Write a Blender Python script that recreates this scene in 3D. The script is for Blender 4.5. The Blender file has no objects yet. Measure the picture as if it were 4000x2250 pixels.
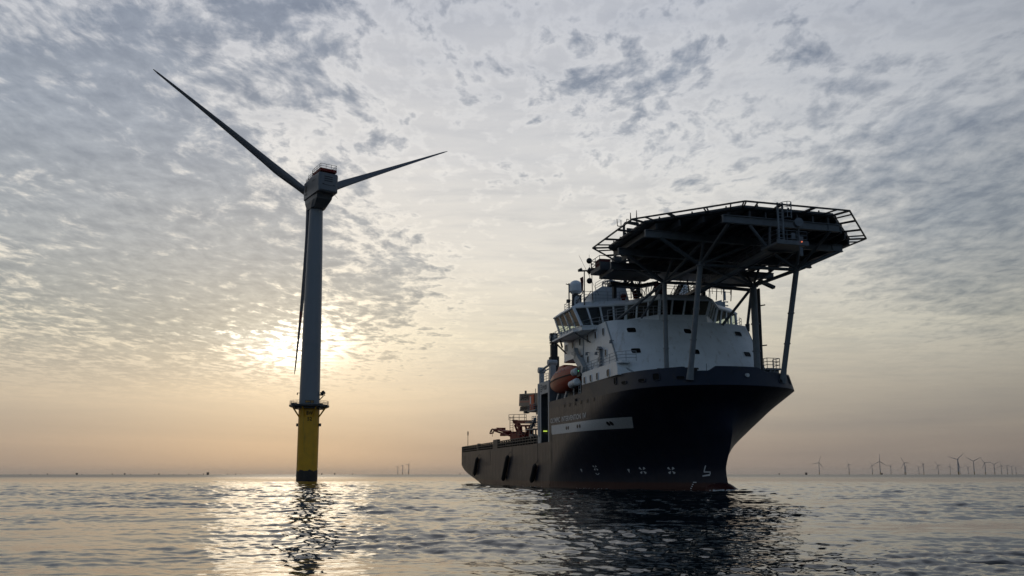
import bpy, math, random
import numpy as np
from mathutils import Vector, Matrix

random.seed(7)
R = math.radians
scene = bpy.context.scene
COL = scene.collection

# ---------------------------------------------------------------- camera
CAM_H = 1.6                      # metres above the ship's datum (the sea lies 0.2 m below it)
SEA = -0.2
cam = bpy.data.cameras.new("camera")
cam.sensor_width = 36.0
cam.lens = 29.7
cam.shift_y = 0.05825
cam.clip_start = 0.1
cam.clip_end = 200000.0
camo = bpy.data.objects.new("camera", cam)
COL.objects.link(camo)
camo.location = (0, 0, CAM_H)
camo.rotation_euler = (R(90 + 8.53), 0, 0)
scene.camera = camo

# ---------------------------------------------------------------- light
SUN_AZ = R(-14.6)                # measured from the view axis (+Y), positive to the right
SUN_EL = R(8.8)
SUN_DIR = Vector((math.sin(SUN_AZ) * math.cos(SUN_EL), math.cos(SUN_AZ) * math.cos(SUN_EL), math.sin(SUN_EL)))
sun = bpy.data.lights.new("sun", 'SUN')
sun.energy = 0.025
sun.angle = R(10)
sun.color = (1.0, 0.82, 0.6)
suno = bpy.data.objects.new("sun", sun)
COL.objects.link(suno)
suno.rotation_euler = SUN_DIR.to_track_quat('Z', 'Y').to_euler()

scene.view_settings.view_transform = 'Standard'
scene.view_settings.look = 'None'
scene.view_settings.exposure = 0.0
scene.view_settings.gamma = 1.0


def lin(r, g, b):
    f = lambda c: c / 12.92 if c <= 0.04045 else ((c + 0.055) / 1.055) ** 2.4
    return (f(r / 255), f(g / 255), f(b / 255), 1.0)


class NT:
    """small helper that writes node graphs"""
    def __init__(self, tree):
        self.t = tree
        self.n = tree.nodes
        self.l = tree.links

    def node(self, kind, **props):
        nd = self.n.new(kind)
        for k, v in props.items():
            setattr(nd, k, v)
        return nd

    def put(self, sock, v):
        if isinstance(v, bpy.types.NodeSocket):
            self.l.new(v, sock)
        else:
            sock.default_value = v

    def m(self, op, a, b=0.0, c=None, clamp=False):
        nd = self.node('ShaderNodeMath', operation=op, use_clamp=clamp)
        self.put(nd.inputs[0], a)
        self.put(nd.inputs[1], b)
        if c is not None:
            self.put(nd.inputs[2], c)
        return nd.outputs[0]

    def vm(self, op, a, b=(0, 0, 0), out=0):
        nd = self.node('ShaderNodeVectorMath', operation=op)
        self.put(nd.inputs[0], a)
        self.put(nd.inputs[1], b)
        return nd.outputs[out]

    def scale(self, a, k):
        nd = self.node('ShaderNodeVectorMath', operation='SCALE')
        self.put(nd.inputs[0], a)
        self.put(nd.inputs['Scale'], k)
        return nd.outputs[0]

    def mix(self, f, a, b, blend='MIX'):
        nd = self.node('ShaderNodeMix', data_type='RGBA', blend_type=blend)
        self.put(nd.inputs['Factor'], f)
        self.put(nd.inputs['A'], a) if False else None
        self.put(nd.inputs[6], a)
        self.put(nd.inputs[7], b)
        return nd.outputs[2]

    def smooth(self, x, a, b):
        nd = self.node('ShaderNodeMapRange', interpolation_type='SMOOTHSTEP')
        self.put(nd.inputs[0], x)
        self.put(nd.inputs[1], a)
        self.put(nd.inputs[2], b)
        return nd.outputs[0]

    def noise(self, vec, scale, detail=4.0, rough=0.55, dist=0.0, lac=2.0):
        nd = self.node('ShaderNodeTexNoise')
        self.put(nd.inputs['Vector'], vec)
        nd.inputs['Scale'].default_value = scale
        nd.inputs['Detail'].default_value = detail
        nd.inputs['Roughness'].default_value = rough
        nd.inputs['Distortion'].default_value = dist
        nd.inputs['Lacunarity'].default_value = lac
        return nd.outputs[0]

    def ramp(self, f, stops, interp='LINEAR'):
        nd = self.node('ShaderNodeValToRGB')
        cr = nd.color_ramp
        cr.interpolation = interp
        while len(cr.elements) < len(stops):
            cr.elements.new(0.5)
        for e, (p, c) in zip(cr.elements, stops):
            e.position = p
            e.color = c
        self.put(nd.inputs[0], f)
        return nd.outputs[0]

    def xyz(self, v):
        nd = self.node('ShaderNodeSeparateXYZ')
        self.put(nd.inputs[0], v)
        return nd.outputs

    def comb(self, x, y, z):
        nd = self.node('ShaderNodeCombineXYZ')
        for i, v in enumerate((x, y, z)):
            self.put(nd.inputs[i], v)
        return nd.outputs[0]


def direction(u, v):
    """compass direction of a place in the sky: u, v are tangents of its angles right of and above the view axis"""
    d = Vector((u, 1.0, v))
    return tuple(d.normalized())


def build_world():
    w = bpy.data.worlds.new("World")
    scene.world = w
    w.use_nodes = True
    T = NT(w.node_tree)
    T.n.clear()
    d = T.vm('NORMALIZE', T.node('ShaderNodeTexCoord').outputs['Generated'])
    x, y, z = T.xyz(d)[0:3]
    e = T.m('MAXIMUM', z, 0.0)
    cs = T.vm('DOT_PRODUCT', d, tuple(SUN_DIR), out=1)
    csp = T.m('MAXIMUM', cs, 0.0)
    # position round the sun: across (sa) and up (sb)
    front_ = T.smooth(cs, 0.0, 0.2)
    sa = T.vm('DOT_PRODUCT', d, (math.cos(SUN_AZ), -math.sin(SUN_AZ), 0.0), out=1)
    sb = T.m('SUBTRACT', z, math.sin(SUN_EL))

    def blob(wa, wb, da=0.0, db=0.0):
        qa = T.m('DIVIDE', T.m('SUBTRACT', sa, da), wa)
        qb = T.m('DIVIDE', T.m('SUBTRACT', sb, db), wb)
        return T.m('MULTIPLY', front_, T.m('EXPONENT', T.m('MULTIPLY', -1.0, T.m('ADD', T.m('MULTIPLY', qa, qa), T.m('MULTIPLY', qb, qb)))))
    g_core = T.m('ADD', blob(0.042, 0.021, -0.006, -0.002), T.m('MULTIPLY', blob(0.055, 0.006, -0.04, 0.001), 0.6))
    g_near = blob(0.075, 0.040, -0.012, 0.008)
    g_mid = blob(0.19, 0.085, 0.01, -0.015)
    g_wide = blob(0.55, 0.26, 0.12, 0.05)
    # horizontal angle from the sun
    hl = T.m('SQRT', T.m('ADD', T.m('MULTIPLY', x, x), T.m('ADD', T.m('MULTIPLY', y, y), 1e-6)))
    ha = T.m('DIVIDE', T.m('ADD', T.m('MULTIPLY', x, math.sin(SUN_AZ)), T.m('MULTIPLY', y, math.cos(SUN_AZ))), hl)
    # overcast veil, colour by height above the horizon
    veil = T.ramp(e, [(0.0, lin(146, 133, 125)), (0.035, lin(160, 147, 136)), (0.09, lin(186, 175, 159)),
                      (0.16, lin(212, 205, 187)), (0.25, lin(215, 212, 205)), (0.36, lin(206, 207, 209)),
                      (0.50, lin(186, 190, 199)), (1.0, lin(92, 106, 130))])
    # away from the sun the veil is greyer, behind the viewer dusk blue
    away = T.ramp(T.m('MULTIPLY_ADD', ha, 0.5, 0.5), [(0.0, (0.29, 0.42, 0.59, 1)), (0.4, (0.27, 0.36, 0.48, 1)),
                      (0.62, (0.30, 0.34, 0.39, 1)), (0.78, (0.50, 0.53, 0.57, 1)), (0.87, (0.74, 0.765, 0.80, 1)), (0.95, (0.98, 0.98, 0.98, 1)), (1.0, (1.02, 1.01, 1.0, 1))])
    base = T.mix(1.0, veil, away, 'MULTIPLY')
    # cloud sheet seen in perspective: a horizontal layer
    pz = T.m('ADD', e, 0.045)
    p = T.comb(T.m('DIVIDE', x, pz), T.m('DIVIDE', y, pz), 0.0)
    warp = T.node('ShaderNodeTexNoise')
    T.put(warp.inputs['Vector'], p)
    warp.inputs['Scale'].default_value = 2.2
    warp.inputs['Detail'].default_value = 3.0
    pw = T.vm('ADD', p, T.scale(T.vm('SUBTRACT', warp.outputs[1], (0.5, 0.5, 0.5)), 0.17))
    ps = T.vm('MULTIPLY', pw, (1.0, 0.62, 1.0))
    n_small = T.noise(T.vm('ADD', ps, (13.1, 4.7, 0)), 16.0, 10.0, 0.61)
    n_mid = T.noise(T.vm('ADD', ps, (3.3, 8.2, 0)), 5.4, 7.0, 0.55)
    n_big = T.noise(T.vm('ADD', p, (1.7, 5.9, 0)), 0.75, 3.0, 0.5)
    streak = T.noise(T.vm('MULTIPLY', T.vm('ADD', pw, (9.0, 2.0, 0)), (0.9, 2.6, 1.0)), 3.4, 8.0, 0.6)
    # where the thick banks lie in this sky (direction u, v, sharpness, amount)
    bank = None
    for (u, v, k, a) in [(-0.56, 0.26, 26, 0.20), (-0.52, 0.50, 60, 0.16), (-0.60, 0.42, 70, 0.10), (-0.38, 0.27, 90, 0.12), (0.60, 0.31, 45, 0.32), (0.42, 0.30, 60, 0.23), (0.60, 0.55, 90, -0.10),
                         (-0.22, 0.235, 160, 0.16), (-0.33, 0.22, 120, 0.10), (-0.25, 0.45, 120, 0.10), (0.10, 0.44, 90, 0.09), (0.24, 0.50, 120, 0.10), (0.16, 0.33, 200, 0.10),
                         (-0.13, 0.225, 600, 0.22), (-0.42, 0.18, 160, 0.06),
                         (0.0, 0.27, 90, -0.10), (-0.33, 0.385, 180, -0.07), (0.25, 0.16, 30, -0.20), (-0.13, 0.37, 200, -0.08), (-0.24, 0.155, 600, -0.10),
                         (0.45, 0.14, 30, -0.16)]:
        dd = T.m('MAXIMUM', T.vm('DOT_PRODUCT', d, direction(u, v), out=1), 0.0)
        b = T.m('MULTIPLY', T.m('POWER', dd, float(k)), a)
        bank = b if bank is None else T.m('ADD', bank, b)
    # smooth veil to the right, lumpy elsewhere
    calm = T.m('POWER', T.m('MAXIMUM', T.vm('DOT_PRODUCT', d, direction(0.62, 0.27), out=1), 0.0), 20.0)
    rough_ = T.m('MULTIPLY_ADD', calm, -1.7, 2.2)
    dens = T.m('ADD', T.m('MULTIPLY_ADD', T.m('ADD', T.m('MULTIPLY', n_small, 0.56), T.m('MULTIPLY', n_mid, 0.44)), rough_, T.m('MULTIPLY_ADD', rough_, -0.5, 0.41)),
               T.m('ADD', bank, T.m('MULTIPLY', T.m('SUBTRACT', n_big, 0.5), 0.22)))
    low = T.smooth(e, 0.06, 0.17)                     # near the horizon the layer melts into haze
    thick = T.m('MULTIPLY', T.smooth(dens, 0.46, 0.80), low)
    edge = T.m('MULTIPLY', T.m('SUBTRACT', T.smooth(dens, 0.34, 0.50), T.smooth(dens, 0.50, 0.62)), low)
    # veil texture
    base = T.mix(T.m('MULTIPLY_ADD', low, 0.75, 0.25), base, T.mix(1.0, base, T.ramp(streak, [(0.28, (0.86, 0.875, 0.90, 1)), (0.5, (1.0, 1.0, 1.0, 1)), (0.72, (1.07, 1.06, 1.04, 1))]), 'MULTIPLY'))
    # soft grey bars lying low over the horizon
    bars = T.noise(T.comb(T.m('MULTIPLY', T.m('DIVIDE', x, T.m('ADD', hl, 0.001)), 2.2), T.m('MULTIPLY', e, 26.0), 3.7), 1.0, 5.0, 0.55, 0.5)
    bmask = T.m('MULTIPLY', T.smooth(e, 0.0, 0.03), T.m('SUBTRACT', 1.0, T.smooth(e, 0.10, 0.24)))
    base = T.mix(bmask, base, T.mix(1.0, base, T.ramp(bars, [(0.32, (1.08, 1.06, 1.03, 1)), (0.68, (0.84, 0.86, 0.90, 1))]), 'MULTIPLY'))
    # sunlight through the veil
    glow = T.mix(1.0, T.scale((1.0, 0.87, 0.60), T.m('MULTIPLY', g_mid, 0.085)), T.scale((1.0, 0.88, 0.66), T.m('MULTIPLY', g_near, 0.26)), 'ADD')
    glow = T.mix(1.0, glow, T.scale((1.0, 0.92, 0.78), T.m('MULTIPLY', g_wide, 0.05)), 'ADD')
    holes = T.m('SUBTRACT', 1.0, T.m('MULTIPLY', T.smooth(T.m('ADD', T.m('MULTIPLY', n_small, 0.65), T.m('MULTIPLY', streak, 0.35)), 0.45, 0.57), 0.85))
    core = T.scale((1.0, 0.95, 0.82), T.m('MULTIPLY', T.m('MULTIPLY', g_core, 2.3), T.m('MULTIPLY_ADD', holes, 0.7, 0.3)))
    torn = T.scale((1.0, 0.90, 0.70), T.m('MULTIPLY', T.m('MULTIPLY', g_near, 0.65), T.m('POWER', holes, 2.0)))
    lit = T.mix(1.0, T.mix(1.0, base, glow, 'ADD'), T.mix(1.0, core, torn, 'ADD'), 'ADD')
    lit = T.mix(T.m('MULTIPLY', edge, 0.75), lit, T.mix(1.0, lit, (1.17, 1.16, 1.14, 1), 'MULTIPLY'))
    shade = T.mix(1.0, T.mix(1.0, base, (0.47, 0.535, 0.63, 1), 'MULTIPLY'), T.scale(glow, 0.35), 'ADD')
    shade = T.mix(1.0, shade, T.ramp(n_small, [(0.35, (1.22, 1.20, 1.17, 1)), (0.65, (0.82, 0.84, 0.87, 1))]), 'MULTIPLY')
    sky_col = T.mix(T.m('MULTIPLY', thick, 0.92), lit, shade)
    # clear air above the sheet
    nis = T.node('ShaderNodeTexSky')
    nis.sky_type = 'NISHITA'
    nis.sun_disc = False
    nis.sun_elevation = SUN_EL
    nis.sun_rotation = SUN_AZ
    nis.air_density = 1.0
    nis.dust_density = 2.0
    mixed = T.mix(0.04, T.scale(sky_col, 10.0), nis.outputs[0])
    # below the horizon: far water
    mixed = T.mix(T.smooth(z, -0.004, -0.03), mixed, (1.1, 1.15, 1.2, 1)) if False else mixed
    bg = T.node('ShaderNodeBackground')
    T.put(bg.inputs[0], mixed)
    bg.inputs[1].default_value = 0.1
    out = T.node('ShaderNodeOutputWorld')
    T.l.new(bg.outputs[0], out.inputs[0])


build_world()


# ---------------------------------------------------------------- materials
MATS = {}


def mat(name, col, rough=0.5, metal=0.0, var=0.12, scale=1.5, stretch=(1, 1, 1), bump=0.0, bscale=6.0, stain=None, spec=0.5, coat=0.0):
    m = bpy.data.materials.new(name)
    m.use_nodes = True
    T = NT(m.node_tree)
    b = T.n['Principled BSDF']
    tc = T.node('ShaderNodeTexCoord').outputs['Object']
    v = T.vm('MULTIPLY', tc, stretch)
    n = T.noise(v, scale, 6.0, 0.6)
    lo = tuple(c * (1 - var) for c in col) + (1,)
    hi = tuple(min(1, c * (1 + var)) for c in col) + (1,)
    c = T.ramp(n, [(0.3, lo), (0.7, hi)])
    if stain:
        sc, amt, sv, ssc = stain
        s = T.noise(T.vm('MULTIPLY', tc, sv), ssc, 5.0, 0.65)
        c = T.mix(T.m('MULTIPLY', T.smooth(s, 0.52, 0.75), amt), c, tuple(sc) + (1,))
    T.put(b.inputs['Base Color'], c)
    T.put(b.inputs['Roughness'], T.m('MULTIPLY_ADD', n, 0.2, rough - 0.1))
    b.inputs['Metallic'].default_value = metal
    b.inputs['Specular IOR Level'].default_value = spec
    if coat:
        b.inputs['Coat Weight'].default_value = coat
    if bump:
        bn = T.node('ShaderNodeBump')
        bn.inputs['Strength'].default_value = 1.0
        bn.inputs['Distance'].default_value = bump
        T.put(bn.inputs['Height'], T.noise(v, bscale, 3.0, 0.5))
        T.l.new(bn.outputs[0], b.inputs['Normal'])
    MATS[name] = m
    return m


def glow_mat(name, col, strength):
    m = bpy.data.materials.new(name)
    m.use_nodes = True
    b = m.node_tree.nodes['Principled BSDF']
    b.inputs['Base Color'].default_value = tuple(col) + (1,)
    b.inputs['Emission Color'].default_value = tuple(col) + (1,)
    b.inputs['Emission Strength'].default_value = strength
    MATS[name] = m
    return m


def glass_mat(name):
    m = bpy.data.materials.new(name)
    m.use_nodes = True
    T = NT(m.node_tree)
    T.n.clear()
    tr = T.node('ShaderNodeBsdfTransparent')
    tr.inputs[0].default_value = (0.72, 0.78, 0.74, 1)
    gl = T.node('ShaderNodeBsdfGlossy')
    gl.inputs['Roughness'].default_value = 0.03
    lw = T.node('ShaderNodeLayerWeight')
    mx = T.node('ShaderNodeMixShader')
    T.put(mx.inputs[0], T.m('MULTIPLY_ADD', T.m('POWER', lw.outputs['Facing'], 5.0), 0.5, 0.03))
    T.l.new(tr.outputs[0], mx.inputs[1])
    T.l.new(gl.outputs[0], mx.inputs[2])
    out = T.node('ShaderNodeOutputMaterial')
    T.l.new(mx.outputs[0], out.inputs[0])
    MATS[name] = m
    return m


def hull_mat():
    m = bpy.data.materials.new("hull_paint")
    m.use_nodes = True
    T = NT(m.node_tree)
    b = T.n['Principled BSDF']
    tc = T.node('ShaderNodeTexCoord').outputs['Object']
    x, y, z = T.xyz(tc)[0:3]
    n = T.noise(tc, 0.5, 6.0, 0.6)
    streaks = T.noise(T.vm('MULTIPLY', tc, (2.2, 2.2, 0.12)), 1.0, 6.0, 0.65)
    navy = T.ramp(n, [(0.3, (0.006, 0.010, 0.022, 1)), (0.7, (0.011, 0.017, 0.034, 1))])
    c = T.mix(T.m('MULTIPLY', T.smooth(streaks, 0.52, 0.75), 0.35), navy, (0.034, 0.023, 0.016, 1))
    scuff = T.noise(T.vm('MULTIPLY', tc, (0.5, 0.5, 2.2)), 1.6, 7.0, 0.7)
    c = T.mix(T.m('MULTIPLY', T.smooth(scuff, 0.60, 0.72), 0.35), c, (0.020, 0.021, 0.026, 1))
    # antifouling below the load line, its edge worn
    zz = T.m('ADD', z, T.m('MULTIPLY', T.m('SUBTRACT', T.noise(tc, 1.3, 4.0, 0.6), 0.5), 0.25))
    c = T.mix(T.smooth(zz, 0.85, 0.5), c, (0.04, 0.011, 0.011, 1))
    T.put(b.inputs['Base Color'], c)
    T.put(b.inputs['Roughness'], T.m('MULTIPLY_ADD', streaks, 0.25, 0.32))
    b.inputs['Specular IOR Level'].default_value = 0.24
    bn = T.node('ShaderNodeBump')
    bn.inputs['Strength'].default_value = 1.0
    bn.inputs['Distance'].default_value = 0.035
    # faint plate buckling between the frames
    frames = T.m('SINE', T.m('MULTIPLY', x, 2 * math.pi / 0.75))
    strakes = T.m('POWER', T.m('ABSOLUTE', T.m('SINE', T.m('MULTIPLY', z, math.pi / 2.1))), 0.12)
    hgt = T.m('ADD', T.noise(T.vm('MULTIPLY', tc, (0.55, 0.55, 0.8)), 1.0, 2.0, 0.5), T.m('MULTIPLY', frames, 0.05))
    T.put(bn.inputs['Height'], T.m('ADD', hgt, T.m('MULTIPLY', strakes, 0.25)))
    T.l.new(bn.outputs[0], b.inputs['Normal'])
    MATS["hull_paint"] = m


def sea_mat():
    m = bpy.data.materials.new("sea_water")
    m.use_nodes = True
    T = NT(m.node_tree)
    b = T.n['Principled BSDF']
    tc = T.node('ShaderNodeTexCoord').outputs['Object']
    b.inputs['Base Color'].default_value = (0.006, 0.011, 0.013, 1)
    r_ = T.vm('LENGTH', tc, out=1)
    T.put(b.inputs['Roughness'], T.m('MULTIPLY_ADD', T.smooth(r_, 45.0, 900.0), 0.30, 0.03))
    b.inputs['IOR'].default_value = 1.333
    h = T.m('MULTIPLY', T.noise(T.vm('MULTIPLY', tc, (1.0, 1.3, 1.0)), 5.0, 1.0, 0.5, 0.3), 0.006)
    bn = T.node('ShaderNodeBump')
    bn.inputs['Strength'].default_value = 1.0
    bn.inputs['Distance'].default_value = 1.0
    T.put(bn.inputs['Height'], h)
    T.l.new(bn.outputs[0], b.inputs['Normal'])
    MATS["sea_water"] = m


hull_mat()
sea_mat()
glass_mat("window_glass")
mat("white_paint", (0.77, 0.80, 0.82), 0.42, var=0.06, scale=0.7, stain=((0.40, 0.36, 0.30), 0.5, (1.6, 1.6, 0.15), 1.0))
mat("bulwark_lit_navy", (0.013, 0.019, 0.035), 0.5, var=0.2, scale=0.6, stain=((0.045, 0.034, 0.024), 0.6, (2.0, 2.0, 0.15), 1.0), spec=0.3)  # hull navy made lighter: skylight on the upward-facing band put into its colour
mat("truss_grey", (0.095, 0.108, 0.122), 0.5, var=0.2)
mat("light_grey", (0.36, 0.39, 0.41), 0.5, var=0.1, stain=((0.22, 0.18, 0.14), 0.5, (1.5, 1.5, 0.2), 1.0))
mat("steel_grey", (0.17, 0.19, 0.21), 0.5, var=0.15)
mat("dark_steel", (0.045, 0.05, 0.056), 0.55, var=0.25)
mat("black_steel", (0.016, 0.017, 0.019), 0.55, var=0.25)
mat("rubber", (0.012, 0.012, 0.012), 0.75, var=0.3, scale=4)
mat("soot", (0.014, 0.013, 0.014), 0.7, var=0.3)
mat("dark_glass", (0.008, 0.009, 0.010), 0.08, var=0.1)
mat("port_glass", (0.006, 0.007, 0.008), 0.35, var=0.1, spec=0.15)
mat("orange", (0.31, 0.042, 0.017), 0.5, var=0.12, stain=((0.25, 0.06, 0.03), 0.5, (1, 1, 1), 1.2), spec=0.25)
mat("crane_red", (0.17, 0.012, 0.009), 0.6, var=0.2, spec=0.15)
mat("gangway_orange", (0.60, 0.09, 0.02), 0.55, var=0.1, spec=0.2)
mat("gangway_grey", (0.10, 0.085, 0.08), 0.55, var=0.15, scale=3)
mat("band_red", (0.22, 0.03, 0.025), 0.5)
mat("blade_red", (0.09, 0.022, 0.018), 0.5)
mat("lettering_white", (0.55, 0.57, 0.58), 0.5, var=0.15, scale=6)
mat("lettering_black", (0.010, 0.010, 0.010), 0.7, spec=0.1)
mat("turbine_grey", (0.19, 0.205, 0.225), 0.42, var=0.05, scale=0.2)
mat("nacelle_grey", (0.13, 0.14, 0.155), 0.45, var=0.08, scale=0.5)
mat("blade_grey", (0.13, 0.13, 0.14), 0.4, var=0.05, scale=0.2)
mat("yellow_paint", (0.74, 0.36, 0.006), 0.5, var=0.12, scale=0.35, stain=((0.30, 0.17, 0.02), 0.6, (0.8, 0.8, 0.1), 1.0))
mat("wet_growth", (0.028, 0.022, 0.016), 0.6, var=0.5, scale=1.2, bump=0.08, bscale=3)
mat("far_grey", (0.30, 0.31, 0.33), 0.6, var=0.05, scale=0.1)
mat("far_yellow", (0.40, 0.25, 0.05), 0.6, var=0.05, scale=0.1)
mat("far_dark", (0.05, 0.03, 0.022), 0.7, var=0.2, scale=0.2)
mat("foam_white", (0.55, 0.56, 0.55), 0.7, var=0.3, scale=5, bump=0.05)
mat("flag_red", (0.10, 0.012, 0.012), 0.8, var=0.2, scale=3)
glow_mat("lamp_green", (0.15, 1.0, 0.35), 0.6)
glow_mat("lamp_red", (1.0, 0.22, 0.1), 0.8)
glow_mat("lamp_lime", (0.75, 1.0, 0.12), 0.7)


# ---------------------------------------------------------------- mesh building
class MB:
    def __init__(self):
        self.v = []
        self.f = []
        self.mi = []

    def add(self, verts, faces, mi=0):
        o = len(self.v)
        self.v.extend([tuple(map(float, p)) for p in verts])
        self.f.extend([tuple(i + o for i in f) for f in faces])
        self.mi.extend([mi] * len(faces))
        return self

    def box(self, x0, x1, y0, y1, z0, z1, mi=0):
        v = [(x0, y0, z0), (x1, y0, z0), (x1, y1, z0), (x0, y1, z0), (x0, y0, z1), (x1, y0, z1), (x1, y1, z1), (x0, y1, z1)]
        return self.add(v, [(0, 3, 2, 1), (4, 5, 6, 7), (0, 1, 5, 4), (1, 2, 6, 5), (2, 3, 7, 6), (3, 0, 4, 7)], mi)

    def bar(self, a, b, w, h, up=(0, 0, 1), mi=0):
        """box beam from a to b, w wide and h deep (h along up)"""
        a, b = Vector(a), Vector(b)
        d = (b - a).normalized()
        u = Vector(up)
        s = d.cross(u)
        if s.length < 1e-4:
            s = d.cross(Vector((0, 1, 0)))
        s.normalize()
        u = s.cross(d).normalized()
        v = []
        for p in (a, b):
            for i, j in ((-1, -1), (1, -1), (1, 1), (-1, 1)):
                v.append(p + s * (i * w / 2) + u * (j * h / 2))
        return self.add(v, [(0, 3, 2, 1), (4, 5, 6, 7), (0, 1, 5, 4), (1, 2, 6, 5), (2, 3, 7, 6), (3, 0, 4, 7)], mi)

    def tube(self, a, b, r, r2=None, n=8, mi=0, caps=True):
        a, b = Vector(a), Vector(b)
        r2 = r if r2 is None else r2
        d = (b - a)
        if d.length < 1e-6:
            return self
        d.normalize()
        s = d.orthogonal().normalized()
        t = d.cross(s)
        v = []
        for p, rr in ((a, r), (b, r2)):
            for k in range(n):
                an = 2 * math.pi * k / n
                v.append(p + s * (rr * math.cos(an)) + t * (rr * math.sin(an)))
        f = [(k, (k + 1) % n, n + (k + 1) % n, n + k) for k in range(n)]
        if caps:
            f += [tuple(range(n - 1, -1, -1)), tuple(range(n, 2 * n))]
        return self.add(v, f, mi)

    def path(self, pts, r, n=6, mi=0):
        for a, b in zip(pts, pts[1:]):
            self.tube(a, b, r, n=n, mi=mi)
        return self

    def prism(self, poly, ext, mi=0):
        """poly: 3-D points in a plane, extruded by vector ext"""
        n = len(poly)
        e = Vector(ext)
        v = [Vector(p) for p in poly] + [Vector(p) + e for p in poly]
        f = [tuple(range(n - 1, -1, -1)), tuple(range(n, 2 * n))] + [(i, (i + 1) % n, n + (i + 1) % n, n + i) for i in range(n)]
        return self.add(v, f, mi)

    def loft(self, rings, closed=True, cap=True, mi=0):
        n = len(rings[0])
        v = [p for r in rings for p in r]
        f = []
        m = n if closed else n - 1
        for i in range(len(rings) - 1):
            for k in range(m):
                a = i * n + k
                b = i * n + (k + 1) % n
                f.append((a, b, b + n, a + n))
        if cap and closed:
            f.append(tuple(range(n - 1, -1, -1)))
            f.append(tuple(range((len(rings) - 1) * n, len(rings) * n)))
        return self.add(v, f, mi)

    def sphere(self, c, r, nu=16, nv=10, sz=1.0, mi=0):
        rings = []
        for j in range(1, nv):
            a = math.pi * j / nv - math.pi / 2
            rings.append([(c[0] + r * math.cos(a) * math.cos(2 * math.pi * k / nu), c[1] + r * math.cos(a) * math.sin(2 * math.pi * k / nu), c[2] + r * sz * math.sin(a)) for k in range(nu)])
        return self.loft(rings, mi=mi)

    def rail(self, pts, h=1.05, rails=3, gap=1.5, r=0.03):
        P = [Vector(p) for p in pts]
        for a, b in zip(P, P[1:]):
            L = (b - a).length
            n = max(1, int(round(L / gap)))
            for i in range(n + 1):
                q = a.lerp(b, i / n)
                self.tube(q, q + Vector((0, 0, h)), r, n=5)
            for k in range(rails):
                dz = Vector((0, 0, h * (k + 1) / rails))
                self.tube(a + dz, b + dz, r, n=5)
        return self

    def build(self, name, material, parent=None, smooth=False, flip=False):
        me = bpy.data.meshes.new(name)
        me.from_pydata(self.v, [], self.f)
        ms = material if isinstance(material, (list, tuple)) else [material]
        for k in ms:
            me.materials.append(MATS[k])
        if len(ms) > 1:
            me.polygons.foreach_set('material_index', self.mi)
        import bmesh
        bm = bmesh.new()
        bm.from_mesh(me)
        bmesh.ops.recalc_face_normals(bm, faces=bm.faces)
        bm.to_mesh(me)
        bm.free()
        if smooth:
            me.polygons.foreach_set('use_smooth', [True] * len(me.polygons))
            me.set_sharp_from_angle(angle=R(38))
        me.update()
        o = bpy.data.objects.new(name, me)
        COL.objects.link(o)
        if parent is not None:
            o.parent = parent
        return o


def tag(o, label=None, cat=None, group=None, kind=None):
    if label:
        o['label'] = label
    if cat:
        o['category'] = cat
    if group:
        o['group'] = group
    if kind:
        o['kind'] = kind
    return o


def empty(name, loc=(0, 0, 0), rz=0.0):
    o = bpy.data.objects.new(name, None)
    COL.objects.link(o)
    o.location = loc
    o.rotation_euler = (0, 0, rz)
    o.empty_display_size = 0.5
    return o


def text_mesh(s, size, xs=1.0, bold=0.0):
    """2-D outline of lettering as (verts, faces), baseline at the origin"""
    cu = bpy.data.curves.new("lettering", 'FONT')
    cu.body = s
    cu.size = size
    cu.offset = bold
    cu.resolution_u = 3
    o = bpy.data.objects.new("lettering", cu)
    COL.objects.link(o)
    dg = bpy.context.evaluated_depsgraph_get()
    dg.update()
    me = o.evaluated_get(dg).to_mesh()
    v = [(p.co.x * xs, p.co.y) for p in me.vertices]
    f = [tuple(q.vertices) for q in me.polygons]
    o.evaluated_get(dg).to_mesh_clear()
    bpy.data.objects.remove(o)
    return v, f


def text_fit(s, width, height, bold=0.0):
    v, f = text_mesh(s, 1.0, 1.0, bold)
    x0, x1 = min(p[0] for p in v), max(p[0] for p in v)
    y0, y1 = min(p[1] for p in v), max(p[1] for p in v)
    return [((p[0] - x0) / (x1 - x0) * width, (p[1] - y0) / (y1 - y0) * height) for p in v], f


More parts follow.
